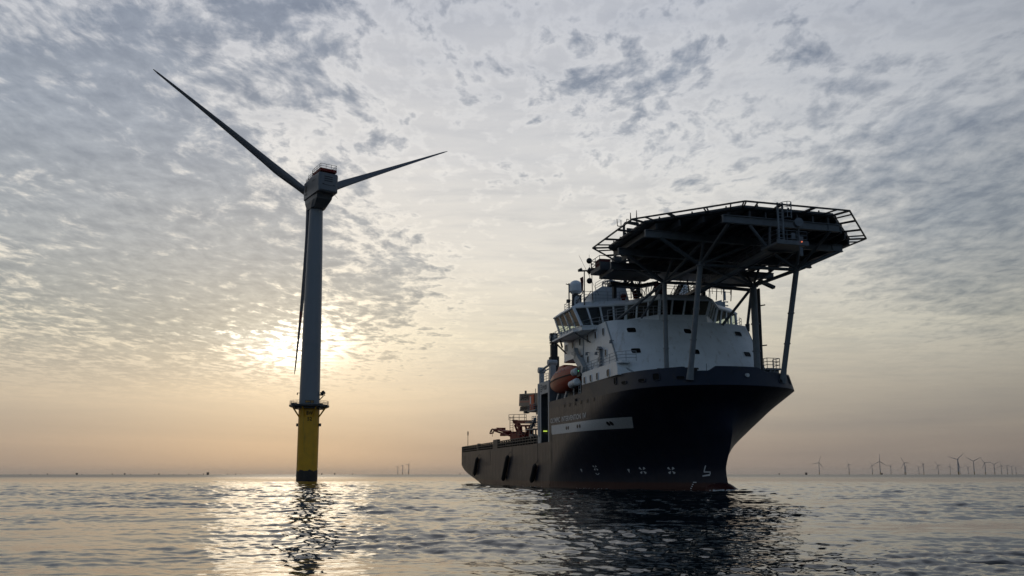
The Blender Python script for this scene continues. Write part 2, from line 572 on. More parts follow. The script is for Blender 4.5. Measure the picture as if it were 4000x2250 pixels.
# ---------------------------------------------------------------- the sea
def build_sea():
    rng = np.random.default_rng(11)
    # distances: fine near the boat, growing outwards
    r = [0.6]
    while r[-1] < 7.0:
        r.append(r[-1] * 1.06)
    while r[-1] < 900.0:
        r.append(r[-1] * (1.0055 if r[-1] < 50 else 1.0045 if r[-1] < 220 else 1.009))
    while r[-1] < 36000.0:
        r.append(r[-1] * 1.07)
    r = np.array(r)
    ang = np.concatenate([np.arange(-43, 43, 0.085), np.arange(44, 316, 1.6)])
    ang = np.radians(ang)
    na, nr = len(ang), len(r)
    A, Rr = np.meshgrid(ang, r)
    X = Rr * np.sin(A)
    Y = Rr * np.cos(A)
    Z = np.zeros_like(X)
    dR = np.gradient(r)[:, None] * np.ones_like(A)
    # wave trains: long low swell, wind waves, short chop
    waves = []
    for lo, hi, n, slope, main, spread in [(5.0, 17.0, 14, 0.028, R(250), 0.40), (1.6, 5.0, 22, 0.042, R(262), 0.50), (0.55, 1.6, 26, 0.085, R(258), 0.65), (0.2, 0.55, 44, 0.13, R(265), 0.75)]:
        for i in range(n):
            L = lo * (hi / lo) ** ((i + rng.random()) / n)
            k = 2 * math.pi / L
            a = slope * math.sqrt(2.0 / n) / k
            th = main + rng.normal() * spread
            waves.append((L, k, a, th, rng.random() * 6.283))
    # slow patches where the wind roughens or leaves the water
    patch = np.zeros_like(X)
    for i in range(9):
        L = 14 * (90 / 14) ** rng.random()
        th = rng.random() * 6.283
        patch += np.sin(2 * math.pi / L * (X * math.cos(th) + 1.7 * Y * math.sin(th)) + rng.random() * 6.283)
    patch = np.clip(0.85 + 0.20 * patch, 0.35, 1.5) + 1.1 * np.clip((Rr - 35) / 60, 0, 1)
    for (L, k, a, th, ph) in waves:
        fade = np.clip((L / dR - 1.2) / 1.0, 0, 1)
        fade = fade * np.clip((1000 - Rr) / 700, 0, 1)
        if L < 5:
            fade = fade * patch
        arg = k * (X * math.cos(th) + Y * math.sin(th)) + ph
        Z += fade * a * (np.sin(arg) + 0.18 * np.sin(2 * arg + 1.2))
    # ship's bow wave and wash
    def bump(cx, cy, rx, ry, rot, h):
        c, s = math.cos(rot), math.sin(rot)
        u = ((X - cx) * c + (Y - cy) * s) / rx
        v = (-(X - cx) * s + (Y - cy) * c) / ry
        return h * np.exp(-(u * u + v * v))
    Z += bump(24.2, 87.0, 2.6, 1.0, R(-60), 0.30)
    Z += bump(28.0, 86.5, 4.5, 1.2, R(20), 0.16)
    Z += bump(19.0, 84.0, 7.0, 1.1, R(8), 0.15)
    verts = np.stack([X, Y, Z + SEA], -1).reshape(-1, 3)
    idx = np.arange(na * nr).reshape(nr, na)
    nxt = np.roll(idx, -1, axis=1)
    q = np.stack([idx[:-1], nxt[:-1], nxt[1:], idx[1:]], -1).reshape(-1, 4)
    me = bpy.data.meshes.new("sea")
    nq = len(q)
    me.vertices.add(len(verts) + 1)
    allv = np.concatenate([verts, [[0, 0, SEA]]]).astype(np.float32)
    me.vertices.foreach_set('co', allv.ravel())
    tri = np.stack([np.full(na, len(verts)), nxt[0], idx[0]], -1)
    me.loops.add(nq * 4 + na * 3)
    me.loops.foreach_set('vertex_index', np.concatenate([q[:, ::-1].ravel(), tri[:, ::-1].ravel()]).astype(np.int32))
    me.polygons.add(nq + na)
    me.polygons.foreach_set('loop_start', np.concatenate([np.arange(nq) * 4, nq * 4 + np.arange(na) * 3]).astype(np.int32))
    me.polygons.foreach_set('use_smooth', np.ones(nq + na, dtype=bool))
    me.update(calc_edges=True)
    me.validate()
    me.materials.append(MATS["sea_water"])
    o = bpy.data.objects.new("sea", me)
    COL.objects.link(o)
    if me.polygons[len(me.polygons) // 3].normal.z < 0:
        me.flip_normals()
    tag(o, kind='structure')


build_sea()

# ---------------------------------------------------------------- the ship
TH = 0.261
SHIP_LOC = (-0.427, 178.607, 0.0)
SHIP_ROT = TH - math.pi / 2         # local x runs forward, y to port, z up
ship = empty("offshore_vessel", SHIP_LOC, SHIP_ROT)
tag(ship, "large dark blue and white offshore support ship with a helideck over its bow", "ship")


def on_ship(name):
    """a separate thing carried by the ship: same axes, its own object"""
    return empty(name, SHIP_LOC, SHIP_ROT)


HB = 10.25
SZ = [-3, 0, 1, 2.2, 3.3, 4.5, 6, 7.5, 9, 10.7, 12.7]
SV = [89.3, 90.97, 90.6, 90.4, 90.85, 91.5, 91.95, 92.1, 92.7, 95.1, 94.2]


def stem(z):
    if z <= 0 or z >= 10.7:
        return float(np.interp(z, SZ, SV))
    i = max(j for j in range(len(SZ)) if SZ[j] <= z)          # smooth curve through the stem's offsets
    sl = lambda j: (SV[j + 1] - SV[j - 1]) / (SZ[j + 1] - SZ[j - 1]) if 1 < j < 9 else (SV[j + 1] - SV[j]) / (SZ[j + 1] - SZ[j]) if j <= 1 else (SV[j] - SV[j - 1]) / (SZ[j] - SZ[j - 1])
    hh = SZ[i + 1] - SZ[i]
    q = (z - SZ[i]) / hh
    return SV[i] * (2 * q ** 3 - 3 * q * q + 1) + hh * sl(i) * (q ** 3 - 2 * q * q + q) + SV[i + 1] * (3 * q * q - 2 * q ** 3) + hh * sl(i + 1) * (q ** 3 - q * q)


def half(s, z):
    w = min(max(z / 10.7, 0), 1)
    sp = (59.5 + 17.5 * w ** 1.4) if z <= 10.7 else 77 - (z - 10.7) * .5
    n = 1.35 + 2.95 * w ** 2.5
    m = 1.0 + max(0.0, (w - .42) / .58) ** 1.6
    if s <= sp:
        return HB
    x = min((s - sp) / (stem(z) - sp), 1)
    return HB * (1 - x ** n) ** (1 / m)


def skin(s, z, out=0.012):
    out = out + .02
    """point on the starboard shell, a little proud of it"""
    d = 0.05
    b0, b1 = half(s - d, z), half(s + d, z)
    n = Vector((b0 - b1, 2 * d, 0)).normalized()   # outward in plan, for |t|
    return (s + n.x * out, -(half(s, z) + n.y * out), z)


def bow_rows(zs, s0, nu=46):
    rows = []
    for z in zs:
        S = stem(z)
        row = []
        for i in range(nu + 1):
            u = i / nu
            g = 1 - (1 - u) ** 2.2
            s = s0 + (S - s0) * g
            row.append((s, half(s, z) if i < nu else 0.0, z))
        rows.append([(s, -b, z) for s, b, z in row] + [(s, b, z) for s, b, z in reversed(row[:-1])])
    return rows


# hull: bow shell, after body with raised stern, bulb
h = MB()
h.loft(bow_rows([-3, -2, -1, -.4] + list(np.arange(0, 10.61, .3)) + [10.7], 60.0), closed=False)


def keel(s):
    return float(np.interp(s, [-0.6, 1, 3, 6, 10, 14, 20, 30], [2.75, 2.2, 1.75, 1.2, .6, 0, -1.2, -3]))


rows = []
for s in [-0.4, 0.2, 1, 2, 3.5, 5, 7, 9, 11, 13, 15, 18, 24, 32, 42, 54, 60.0]:
    k = keel(s)
    top = 6.05
    rr = 0.9
    b = HB
    ring = [(s, -b, top), (s, -b, (top + k) / 2), (s, -b, k + rr), (s, -b + .25, k + .35), (s, -b + .9, k),
            (s, b - .9, k), (s, b - .25, k + .35), (s, b, k + rr), (s, b, (top + k) / 2), (s, b, top)]
    rows.append(ring)
h.loft(rows, closed=False)
h.add(rows[0], [tuple(range(10))])
h.add([(60, -HB, 6.05), (60, -HB, 10.7), (60, HB, 10.7), (60, HB, 6.05)], [(0, 1, 2, 3)])
h.add([(-0.4, -HB, 5.2), (60, -HB, 5.2), (60, HB, 5.2), (-0.4, HB, 5.2)], [(0, 1, 2, 3)])
ring_bulb = []
for j in range(13):
    a = math.pi / 2 * j / 12
    cx, rr = 88.2 + 4.3 * math.sin(a), math.cos(a) ** .75 if j < 12 else 0.02
    ring_bulb.append([(cx, 1.7 * rr * math.cos(q), -1.25 + 2.15 * rr * math.sin(q)) for q in np.linspace(0, 2 * math.pi, 20, endpoint=False)])
h.loft(ring_bulb)
hull = h.build("hull", "hull_paint", ship, smooth=True)

# bulwark round the forecastle
def ztop(s, t):
    if s < 73.7:
        return 11.6
    if s < 84:
        return 12.6
    f = lambda a, b: min(max((t - a) / (b - a), 0), 1)
    d = f(-5.9, -5.2) * (1 - f(-3.6, -2.8)) * .5 + f(2.2, 3.0) * (1 - f(8.2, 9.0)) * .42
    return 12.66 + .1 * f(-8, -6) - d


b = MB()
lo, hi = [], []
pts = bow_rows([10.7], 60.0, 110)[0]
n = len(pts)
stations = [(60.0, -HB), (66, -HB), (73.69, -HB), (73.7, -HB)] + [(p[0], p[1]) for p in pts if p[0] > 74]  # starboard round to port
stations += [(73.7, HB), (60, HB)]
rings = []
for (s, t) in stations:
    zt = ztop(s if s != 73.69 else 73.0, t)
    kk = (zt - 10.7) / 2.0
    # the band leans inwards towards the stem
    lean = max(0.0, (s - 77) / 18.0)
    c = (s - 0.9 * lean * kk, t * (1 - .03 * lean * kk))
    i0 = (s - 0.35 * lean, t * .985)
    i1 = (c[0] - 0.30 * lean, c[1] * .98)
    rings.append([(s, t, 10.7), (c[0], c[1], zt), (i1[0], i1[1], zt), (i0[0], i0[1], 10.9)])
b.loft(rings, closed=True, cap=False)
bul = b.build("bulwark", "bulwark_lit_navy", ship, smooth=True)
bul['label'] = "blue bulwark band round the bow, coloured lighter for the skylight on it"
d = MB()
d.add([(60, -9.9, 11.25)] + [(p[0] * .995, p[1] * .97, 11.25) for p in pts if p[0] > 74] + [(60, 9.9, 11.25)], [tuple(range(2 + len([p for p in pts if p[0] > 74])))])
d.build("forecastle_deck", "dark_steel", ship)


def decal(pts2d, faces, place):
    m = MB()
    m.add([place(u, v) for u, v in pts2d], faces)
    return m


# white side stripe with oval ports
nu = 40
m = MB()
g = []
for j in range(5):
    for i in range(nu + 1):
        u = i / nu
        w = j / 4
        s = (60.65 + .8 * (1 - w)) * (1 - u) + (83.05 * (1 - w) + 84.4 * w) * u
        zb = 6.99 + (6.81 - 6.99) * u
        zt = 8.26 + (7.99 - 8.26) * u
        g.append(skin(s, zb + (zt - zb) * w, .012))
m.add(g, [(j * (nu + 1) + i, j * (nu + 1) + i + 1, (j + 1) * (nu + 1) + i + 1, (j + 1) * (nu + 1) + i) for j in range(4) for i in range(nu)])
m.build("side_stripe", "lettering_white", hull)
for word, x0, wid in (("OLYMPIC", 0.0, 4.25), ("INTERVENTION", 4.9, 7.6), ("IV", 13.2, 1.2)):
    v, f = text_fit(word, wid, .68, .02)
    decal(v, f, lambda a, c: skin(60.8 + x0 + a, 8.56 + c - .011 * (x0 + a), .014)).build("ship_name", "lettering_white", hull)


def disc_on_skin(s, z, rs, rz, n=16, out=.016):
    return decal([(rs * math.cos(2 * math.pi * k / n), rz * math.sin(2 * math.pi * k / n)) for k in range(n)], [tuple(range(n))], lambda a, c: skin(s + a, z + c, out))


def port_light(s, z, rs, rz, out):
    n = 18
    m = MB()
    m.add([skin(s + k * rs * math.cos(2 * math.pi * i / n), z + k * rz * math.sin(2 * math.pi * i / n), o) for k, o in ((1.25, out), (1.0, out + .03)) for i in range(n)],
          [(i, (i + 1) % n, n + (i + 1) % n, n + i) for i in range(n)])
    fr = m.build("porthole", "black_steel", hull)
    disc_on_skin(s, z, rs, rz, 18, out + .012).build("pane", "port_glass", fr)


for s, z in [(66.86, 10.55), (69.0, 10.53), (71.15, 10.53), (73.39, 10.52), (75.67, 10.49), (77.97, 10.47)]:
    port_light(s, z, .23, .2, .014)
for s, z in [(67.68, 7.58), (68.43, 7.57), (71.96, 7.56), (72.78, 7.55), (79.9, 7.46), (80.51, 7.46)]:
    port_light(s, z, .24, .2, .02)


def rect_on_skin(s, z, w, hh, out=.016, name="freeing_port", material="black_steel", par=None, frame=True):
    m = MB()
    m.add([skin(s + a, z + c, out) for a, c in ((-w / 2, -hh / 2), (w / 2, -hh / 2), (w / 2, hh / 2), (-w / 2, hh / 2))], [(0, 1, 2, 3)])
    o = m.build(name, material, par or hull)
    return o


for s in (6.84, 8.59, 12.46, 14.24, 17.24, 18.73, 20.8, 22.74, 35.92):
    rect_on_skin(s, 3.5, .95, .48)
for z in (5.0, 4.1):
    rect_on_skin(2.85, z, 1.7, .66, name="mooring_port")
for s, z0, z1 in [(60.85, 6.0, 8.32), (60.85, 3.06, 5.33)]:
    rect_on_skin(s, (z0 + z1) / 2, .75, z1 - z0, name="side_recess")
for s0, s1, z in [(40.2, 43.5, 3.27), (44, 46.5, 3.26), (46.9, 50.2, 3.25), (50.6, 54.2, 3.22)]:
    rect_on_skin((s0 + s1) / 2, z, s1 - s0, .16, name="scupper_slot")
m = MB()
for (x0, x1, z0, z1) in [(54.32, 54.42, 3.2, 6.0), (40.1, 40.16, 3.3, 6.0), (54.5, 60.4, 3.2, 3.24), (14, 54, .95, .98), (25.0, 25.05, 3.2, 6.0)]:
    m.box(x0, x1, -HB - .03, -HB - .004, z0, z1)
m.build("rubbing_seam", "black_steel", hull)


# thruster and bulb marks, load and draught marks
def mark(polys, s, z, name):
    m = MB()
    for p in polys:
        m.add([skin(s + a, z + c, .014) for a, c in p], [tuple(range(len(p)))])
    m.build(name, "lettering_white", hull)


pet = []
for k in range(4):
    a = math.pi / 4 + k * math.pi / 2
    pet.append([(.08 * math.cos(a) * 1.2, .08 * math.sin(a)), (.46 * math.cos(a - .33) * 1.2, .46 * math.sin(a - .33)), (.49 * math.cos(a) * 1.2, .49 * math.sin(a)), (.46 * math.cos(a + .33) * 1.2, .46 * math.sin(a + .33))])
arc = [[(.42 * math.cos(a) * r, .42 * math.sin(a) * r - .25) for a, r in ((a0, 1), (a0 + .3, 1), (a0 + .3, .75), (a0, .75))] for a0 in np.arange(3.7, 5.6, .3)]
mark([[(x * .8, y * .8 + .2) for x, y in p] for p in pet], 71.87, 2.2, "thruster_mark")
mark(arc, 71.87, 2.2, "thruster_mark")
mark(pet, 79.6, 2.05, "thruster_mark")
mark(pet, 83.67, 2.03, "thruster_mark")
mark([[(-.2, .24), (.2, .24), (0, -.24)]], 68.9, 2.05, "load_mark")
mark([[(-.2, .24), (.2, .24), (0, -.24)]], 77.45, 1.99, "load_mark")
bl = [[(-.05, .7), (.1, .72), (-.22, .05), (-.34, .05)], [(-.34, .05), (-.34, -.06), (.5, -.06), (.5, .05)], [(.5, .05), (.38, .05), (.38, -.2), (.5, -.25)], [(.5, -.2), (.42, -.32), (-.5, -.5), (-.5, -.38)], [(.42, -.32), (.42, -.42), (-.5, -.5)]]
mark(bl, 88.1, 1.86, "bulb_mark")
for z in (.73, .5, .28, .06):
    mark([[(-.1, -.05), (.1 if z < .7 else .35, -.05), (.1 if z < .7 else .35, .05), (-.1, .05)]], 86.48 - .1 * (.7 - z) / .22, z, "draught_mark")


# bulwark openings: fairleads and rollers
def band(s, z, out):
    """point on the bulwark's outer face, starboard"""
    t = -half(s, 10.7)
    lean = max(0.0, (s - 77) / 18.0)
    k = (z - 10.7) / 2.0
    e = .05
    n = Vector((half(s - e, 10.7) - half(s + e, 10.7), 2 * e)).normalized()
    return (s - .9 * lean * k + n.x * out, t * (1 - .03 * lean * k) - n.y * out, z)


def fairlead(s, z, w, hh, sign=-1):
    e = .05
    dsw = Vector((2 * e, half(s + e, 10.7) - half(s - e, 10.7))).normalized().x
    m = MB()
    n = 20
    sup = lambda a: (math.copysign(abs(math.cos(a)) ** .5, math.cos(a)), math.copysign(abs(math.sin(a)) ** .5, math.sin(a)))
    ringp = [sup(2 * math.pi * k / n) for k in range(n)]
    vs = []
    for k, o in ((1.25, .02), (1.18, .10), (1.0, .10), (.97, .06)):
        for a, c in ringp:
            p = band(s + a * k * w / 2 * dsw, z + c * k * hh / 2, o)
            vs.append((p[0], p[1] * (-sign), p[2]))
    fs = [(j * n + i, j * n + (i + 1) % n, (j + 1) * n + (i + 1) % n, (j + 1) * n + i) for j in range(3) for i in range(n)]
    m.add(vs, fs)
    m.add(vs[3 * n:], [tuple(range(n))], 1)
    return m


for s, z, w, hh in [(84.6, 12.0, .55, .75), (86.6, 11.6, .95, .32), (89.6, 11.55, .95, .34), (91.3, 11.8, .8, .72), (93.2, 11.55, .85, .32), (71.5, 10.95, .4, .3)]:
    o = fairlead(s, z, w, hh).build("fairlead", ["bulwark_lit_navy", "lettering_black"], bul)
for s, z, w, hh in [(94.0, 11.4, .5, .36), (92.6, 11.75, .4, .85)]:
    fairlead(s, z, w, hh, 1).build("fairlead", ["bulwark_lit_navy", "lettering_black"], bul)
m = MB()
m.tube((94.55, .45, 11.8), (94.85, .45, 11.78), .2, n=14)
m.build("mooring_eye", "lettering_white", bul)

# dark cargo rail along the after deck
m = MB()
for z in (6.35, 6.8, 7.2):
    m.bar((-.2, -HB + .12, z), (54.3, -HB + .12, z), .16, .13)
for i in range(37):
    s = -.2 + i * 1.5
    if s < 54.3:
        m.box(s, s + .16, -HB + .03, -HB + .3, 6.05, 7.24)
m.box(1.5, 54.2, -HB + .32, -HB + .42, 6.05, 7.0)
m.box(27, 30.2, -HB + .02, -HB + .5, 6.05, 7.6)
m.box(14.3, 15.2, -HB + .02, -HB + .5, 6.05, 7.4)
m.box(-.35, -.2, -HB, HB, 6.05, 7.2)
m.box(-.2, 60, HB - .2, HB, 6.05, 7.2)
m.build("cargo_rail", "black_steel", ship)
m = MB()
m.tube((4.1, -9.9, 6.6), (4.1, -9.9, 10.2), .06, .05)
m.box(4.0, 4.2, -10, -9.8, 9.4, 10.2)
m.build("stern_staff", "black_steel", ship)

# hangar frame amidships
m = MB()
m.box(54.5, 55.9, -10.24, -8.4, 6.05, 14.7)
m.box(59.55, 60.0, -10.24, -8.4, 6.05, 14.7)
m.box(55.9, 59.55, -10.24, -8.4, 13.0, 14.7)
m.box(54.5, 55.1, -10.0, -9.4, 14.7, 16.6)
m.box(59.4, 60.1, -10.0, -9.2, 14.7, 17.2)
m.tube((54.9, -9.7, 16.75), (59.7, -9.7, 17.15), .16, n=10)
m.tube((54.9, -9.7, 16.35), (59.7, -9.7, 16.55), .1, n=8)
m.tube((54.8, -10.2, 16.7), (54.8, -9.2, 16.7), .45, n=14)
m.tube((59.8, -10.3, 17.2), (59.8, -9.0, 17.2), .42, n=14)
m.box(56.1, 56.35, -10.3, -10.24, 6.3, 13.0)
m.tube((55.3, -10.3, 7), (55.3, -10.3, 14.5), .05)
hang = m.build("hangar_frame", "light_grey", ship)
m = MB()
m.box(54.5, 60, -7.9, -7.7, 5.2, 14.7)
m.box(55.9, 55.97, -10.1, -7.9, 6.1, 12.95)  # dark panel added on the post for the shade of the roofed recess
m.box(55.97, 56.0, -10.1, -7.9, 10.9, 11.0)
m.box(55.97, 56.02, -9.3, -9.2, 6.1, 12.9)
m.box(54.6, 54.7, -8.2, 8, 5.2, 11.2)
m.box(57.3, 57.45, -8.0, -7.9, 6, 13)
m.box(55.9, 59.55, -8.0, -7.9, 11.0, 11.15)
m.build("shaded_recess_wall", "dark_steel", hang)  # recess walls coloured dark to carry the shade inside the opening
v, f = text_fit("P101", 1.95, .7, .01)
decal(v, f, lambda a, c: (57.05 + a, -10.26, 13.5 + c)).build("hangar_lettering", "lettering_black", hang)
m = MB()
for k in range(4):
    m.box(56.15, 56.55, -10.262, -10.25, 13.35 + k * .3, 13.5 + k * .3)
m.build("hangar_emblem", "lettering_black", hang)
m = MB()
m.rail([(55.2, -10.1, 14.7), (59.4, -10.1, 14.7)], 1.1, 3, 1.2, .035)
m.rail([(55.2, -8.5, 14.7), (59.4, -8.5, 14.7)], 1.1, 3, 1.2, .035)
m.build("railing", "light_grey", hang)
m = MB()
m.tube((56.06, -9.85, 7.75), (56.06, -9.3, 7.75), .08, n=10)
m.build("light_tube", "lamp_lime", hang)

# bulkhead behind the lifeboat and inclined fins on the rail
m = MB()
m.box(60, 73.5, -8.6, -8.4, 10.9, 14.0)
m.box(60, 73.5, -8.4, 8.4, 13.9, 14.0)
m.box(60.05, 60.25, -10.2, -8.4, 10.9, 14.2)
m.build("boat_deck", "steel_grey", ship)
for s in (63.0, 66.4):
    m = MB()
    m.prism([(s, -10.2, 11.55), (s + .5, -10.2, 11.55), (s + 1.3, -10.2, 12.35), (s + .9, -10.2, 12.45)], (0, .25, 0))
    m.build("launch_chock", "light_grey", ship)
for s, w in ((70.2, .25), (72.3, .7)):
    m = MB()
    for x in (s, s + w):
        m.bar((x, -10.15, 11.6), (x, -10.15, 13.1), .06, .06)
    for k in range(4):
        m.bar((s, -10.15, 11.75 + .42 * k), (s + w, -10.15, 11.75 + .42 * k), .05, .05)
    m.build("boarding_ladder", "light_grey", ship)

# funnel
m = MB()


def rrect(cx, cy, a, bb, z, k=.35, n=4):
    pts = []
    for qx, qy, a0 in ((1, 1, 0), (-1, 1, 90), (-1, -1, 180), (1, -1, 270)):
        for i in range(n + 1):
            an = R(a0 + 90 * i / n)
            pts.append((cx + qx * (a - k) + k * math.cos(an), cy + qy * (bb - k) + k * math.sin(an), z))
    return pts


m.loft([rrect(52.4, -7, .8, .62, 5.2, .2), rrect(52.4, -7, .8, .62, 19.1, .2)])
m.loft([rrect(52.4, -7, .6, .46, 19.1, .2), rrect(52.4, -7, .6, .46, 20.9, .2), rrect(52.4, -7, .66, .52, 20.95, .2), rrect(52.4, -7, .66, .52, 21.0, .2)])
for a in range(8):
    x, y = 52.4 + .55 * math.cos(a * .785), -7 + .42 * math.sin(a * .785)
    m.tube((x, y, 21.0), (x, y, 21.2), .04)
m.loft([rrect(52.4, -7, .68, .54, 21.2, .2), rrect(52.4, -7, .68, .54, 21.4, .2)])
m.build("funnel", "soot", ship, smooth=True)

# ------------------------------------------------ accommodation
FT = [-9.6, -8.9, -7.4, -5.6, -3.8, .4, 4.6, 6.6, 8.2]
FS = [80.75, 81.6, 82.5, 83.1, 83.4, 83.3, 82.95, 82.6, 81.9]


def front(t, z, out=0.0):
    return float(np.interp(t, FT, FS)) + .65 * (19.3 - z) + out


m = MB()
tt = []
for a, c in zip(FT, FT[1:]):
    tt += list(np.linspace(a, c, 4)[:-1])
tt.append(FT[-1])
rings = []
for z in (11.3, 14.1, 16.6, 19.5):
    rings.append([(front(t, z), t, z) for t in tt])
m.loft(rings, closed=False)
# starboard side: full height forward, cut away above the boat bay
m.add([(72.8, -9.6, 11.3), (front(-9.6, 11.3), -9.6, 11.3), (front(-9.6, 19.5), -9.6, 19.5), (65, -9.6, 19.5), (65, -9.6, 16.6), (72.6, -9.6, 16.6), (72.8, -9.6, 16.3)], [(0, 1, 2, 3, 4, 5, 6)])
m.add([(65, 8.2, 11.3), (front(8.2, 11.3), 8.2, 11.3), (front(8.2, 19.5), 8.2, 19.5), (65, 8.2, 19.5)], [(0, 1, 2, 3)])
m.add([(65, -9.6, 16.6), (65, -9.6, 19.5), (65, 8.2, 19.5), (65, 8.2, 16.6)], [(0, 1, 2, 3)])
m.add([(72.8, -9.6, 11.3), (72.8, -9.6, 16.45), (72.8, 8.2, 16.45), (72.8, 8.2, 11.3)], [(0, 1, 2, 3)])
m.add([(65, -9.6, 16.6), (72.8, -9.6, 16.4), (72.8, 8.2, 16.4), (65, 8.2, 16.6)], [(0, 1, 2, 3)])
m.add([(65, -9.6, 19.5)] + [(front(t, 19.5), t, 19.5) for t in tt] + [(65, 8.2, 19.5)], [tuple(range(len(tt) + 2))])
acc = m.build("accommodation", "white_paint", ship, smooth=True)
acc['label'] = "white accommodation block with raked front"
# corner moulding, pipes
for a, c, r in [((front(-9.6, 19.5) + .02, -9.62, 19.4), (front(-9.6, 14.2) + .02, -9.62, 14.2), .1), ((72.75, -9.66, 14.2), (72.75, -9.66, 18.9), .06),
                ((front(8.2, 19.5), 8.22, 19.4), (front(8.2, 12.6), 8.22, 12.6), .08), ((84.3, -10.0, 14.2), (86.05, -8.5, 12.8), .11),
                ((front(-3.9, 15.2) + .05, -3.9, 11.4), (front(-3.9, 15) + .05, -3.9, 15), .03)]:
    m = MB()
    m.tube(a, c, r)
    m.build("drain_pipe", "light_grey", acc)


def side_window(s, t, z, w=.62, hh=.82, par=None):
    m = MB()
    sup = lambda a: (math.copysign(abs(math.cos(a)) ** .45, math.cos(a)), math.copysign(abs(math.sin(a)) ** .45, math.sin(a)))
    n = 20
    rp = [sup(2 * math.pi * k / n) for k in range(n)]
    vs = [(s + a * k * w / 2, t - o, z + c * k * hh / 2) for k, o in ((1.18, .004), (1.12, .06), (1.0, .06), (.98, .012)) for a, c in rp]
    m.add(vs, [(j * n + i, j * n + (i + 1) % n, (j + 1) * n + (i + 1) % n, (j + 1) * n + i) for j in range(3) for i in range(n)])
    fr = m.build("window", "white_paint", par)
    p = MB()
    p.add(vs[3 * n:], [tuple(range(n))])
    p.build("pane", "dark_glass", fr)
    return fr


def window_on(par, pts, sf):
    """window given by a placing function sf(a, c, out): frame and pane in one part"""
    n = 20
    w, hh = pts
    sup = lambda a: (math.copysign(abs(math.cos(a)) ** .4, math.cos(a)), math.copysign(abs(math.sin(a)) ** .4, math.sin(a)))
    rp = [sup(2 * math.pi * k / n) for k in range(n)]
    vs = [sf(a * k * w / 2, c * k * hh / 2, o) for k, o in ((1.16, .01), (1.1, .09), (1.0, .09), (.98, .055)) for a, c in rp]
    m = MB()
    m.add(vs, [(j * n + i, j * n + (i + 1) % n, (j + 1) * n + (i + 1) % n, (j + 1) * n + i) for j in range(3) for i in range(n)], 0)
    m.add(vs[3 * n:], [tuple(range(n))], 1)
    return m.build("window", ["white_paint", "port_glass"], par)


for s in (66.0, 68.75, 71.55, 74.4, 77.2, 79.8):
    window_on(acc, (.62, .86), lambda a, c, o, s=s: (s + a, -9.6 - o, 18.38 + c))
for s in (80.5, 74.45):
    window_on(acc, (.62, .86), lambda a, c, o, s=s: (s + a, -9.6 - o, 15.7 + c))
for t, z in [(-7.5, 18.1), (-.85, 18.1), (6.1, 18.2), (-7.7, 15.45), (-.8, 15.45), (6.2, 15.5)]:
    window_on(acc, (.95, .6), lambda a, c, o, t=t, z=z: (front(t + a, z + c, o), t + a, z + c))
# lower house flush with the shell, walkway on its top
m = MB()
m.prism([(73.75, -10.25, 12.58), (85.6, -10.25, 12.58), (85.5, -10.25, 13.2), (85.2, -10.25, 14.1), (73.9, -10.25, 14.1), (73.75, -10.25, 13.7)], (0, 1.6, 0))
m.prism([(85.2, -10.25, 13.9), (86.0, -9.9, 13.9), (86.0, -9.0, 13.9), (85.2, -8.65, 13.9)], (0, 0, .22))
low = m.build("boat_deck_house", "white_paint", ship)
for s in (74.9, 77.05, 79.25, 82.8):
    window_on(low, (.6 if s < 82 else .85, .8), lambda a, c, o, s=s: (s + a, -10.25 - o, 13.08 + c))
m = MB()
m.rail([(74.9, -10.15, 14.1), (85.0, -10.15, 14.1), (86.0, -9.4, 14.1), (86.3, -8.3, 14.1)], 1.1, 3, 2.0, .035)
for s in (77.2, 79.3):
    m.bar((s, -10.15, 14.15), (s - .4, -9.7, 14.9), .07, .07)
m.build("railing", "light_grey", low)
for s, z in ((78.2, 16.1), (83.0, 16.8), (74.9, 16.5)):
    m = MB()
    m.bar((s, -9.62, z), (s + .1, -10.0, z + .05), .1, .08)
    m.tube((s, -10.0, z + .05), (s, -10.0, z - .3), .14, .2, n=10)
    m.build("deck_lamp", "steel_grey", low)
m = MB()
m.box(78.9, 79.3, -9.9, -9.62, 14.2, 16.2)
m.prism([(78.5, -9.62, 16.3), (79.6, -9.62, 16.3), (79.05, -9.62, 16.7)], (0, -.5, 0))
m.tube((78.4, -9.75, 15.2), (78.4, -9.62, 15.2), .3, n=14)
m.build("hose_cabinet", "steel_grey", low)
m = MB()
m.box(72.3, 73.6, -10.4, -9.7, 13.75, 15.0)
m.build("light_screen", "black_steel", low)
m = MB()
m.sphere((73.0, -10.42, 14.45), .06, 10, 8)
m.build("side_light", "lamp_green", low)
# boat davit: raked box arm with a hooked head
m = MB()
m.bar((74.2, -10.1, 14.4), (71.2, -10.1, 16.6), .5, 1.0)
m.bar((71.6, -10.1, 16.4), (70.9, -10.1, 17.45), .5, .75)
m.bar((71.1, -10.1, 16.75), (70.0, -10.1, 17.1), .4, .35)
m.tube((71.1, -10.4, 17.35), (71.1, -9.8, 17.35), .3, n=14)
m.bar((74.9, -9.8, 14.3), (72.6, -9.8, 16.2), .12, .2)
m.build("boat_davit", "light_grey", ship)
m = MB()
m.bar((63.6, -9.4, 13.9), (62.6, -9.4, 16.0), .3, .4)
m.build("boat_davit", "light_grey", ship)

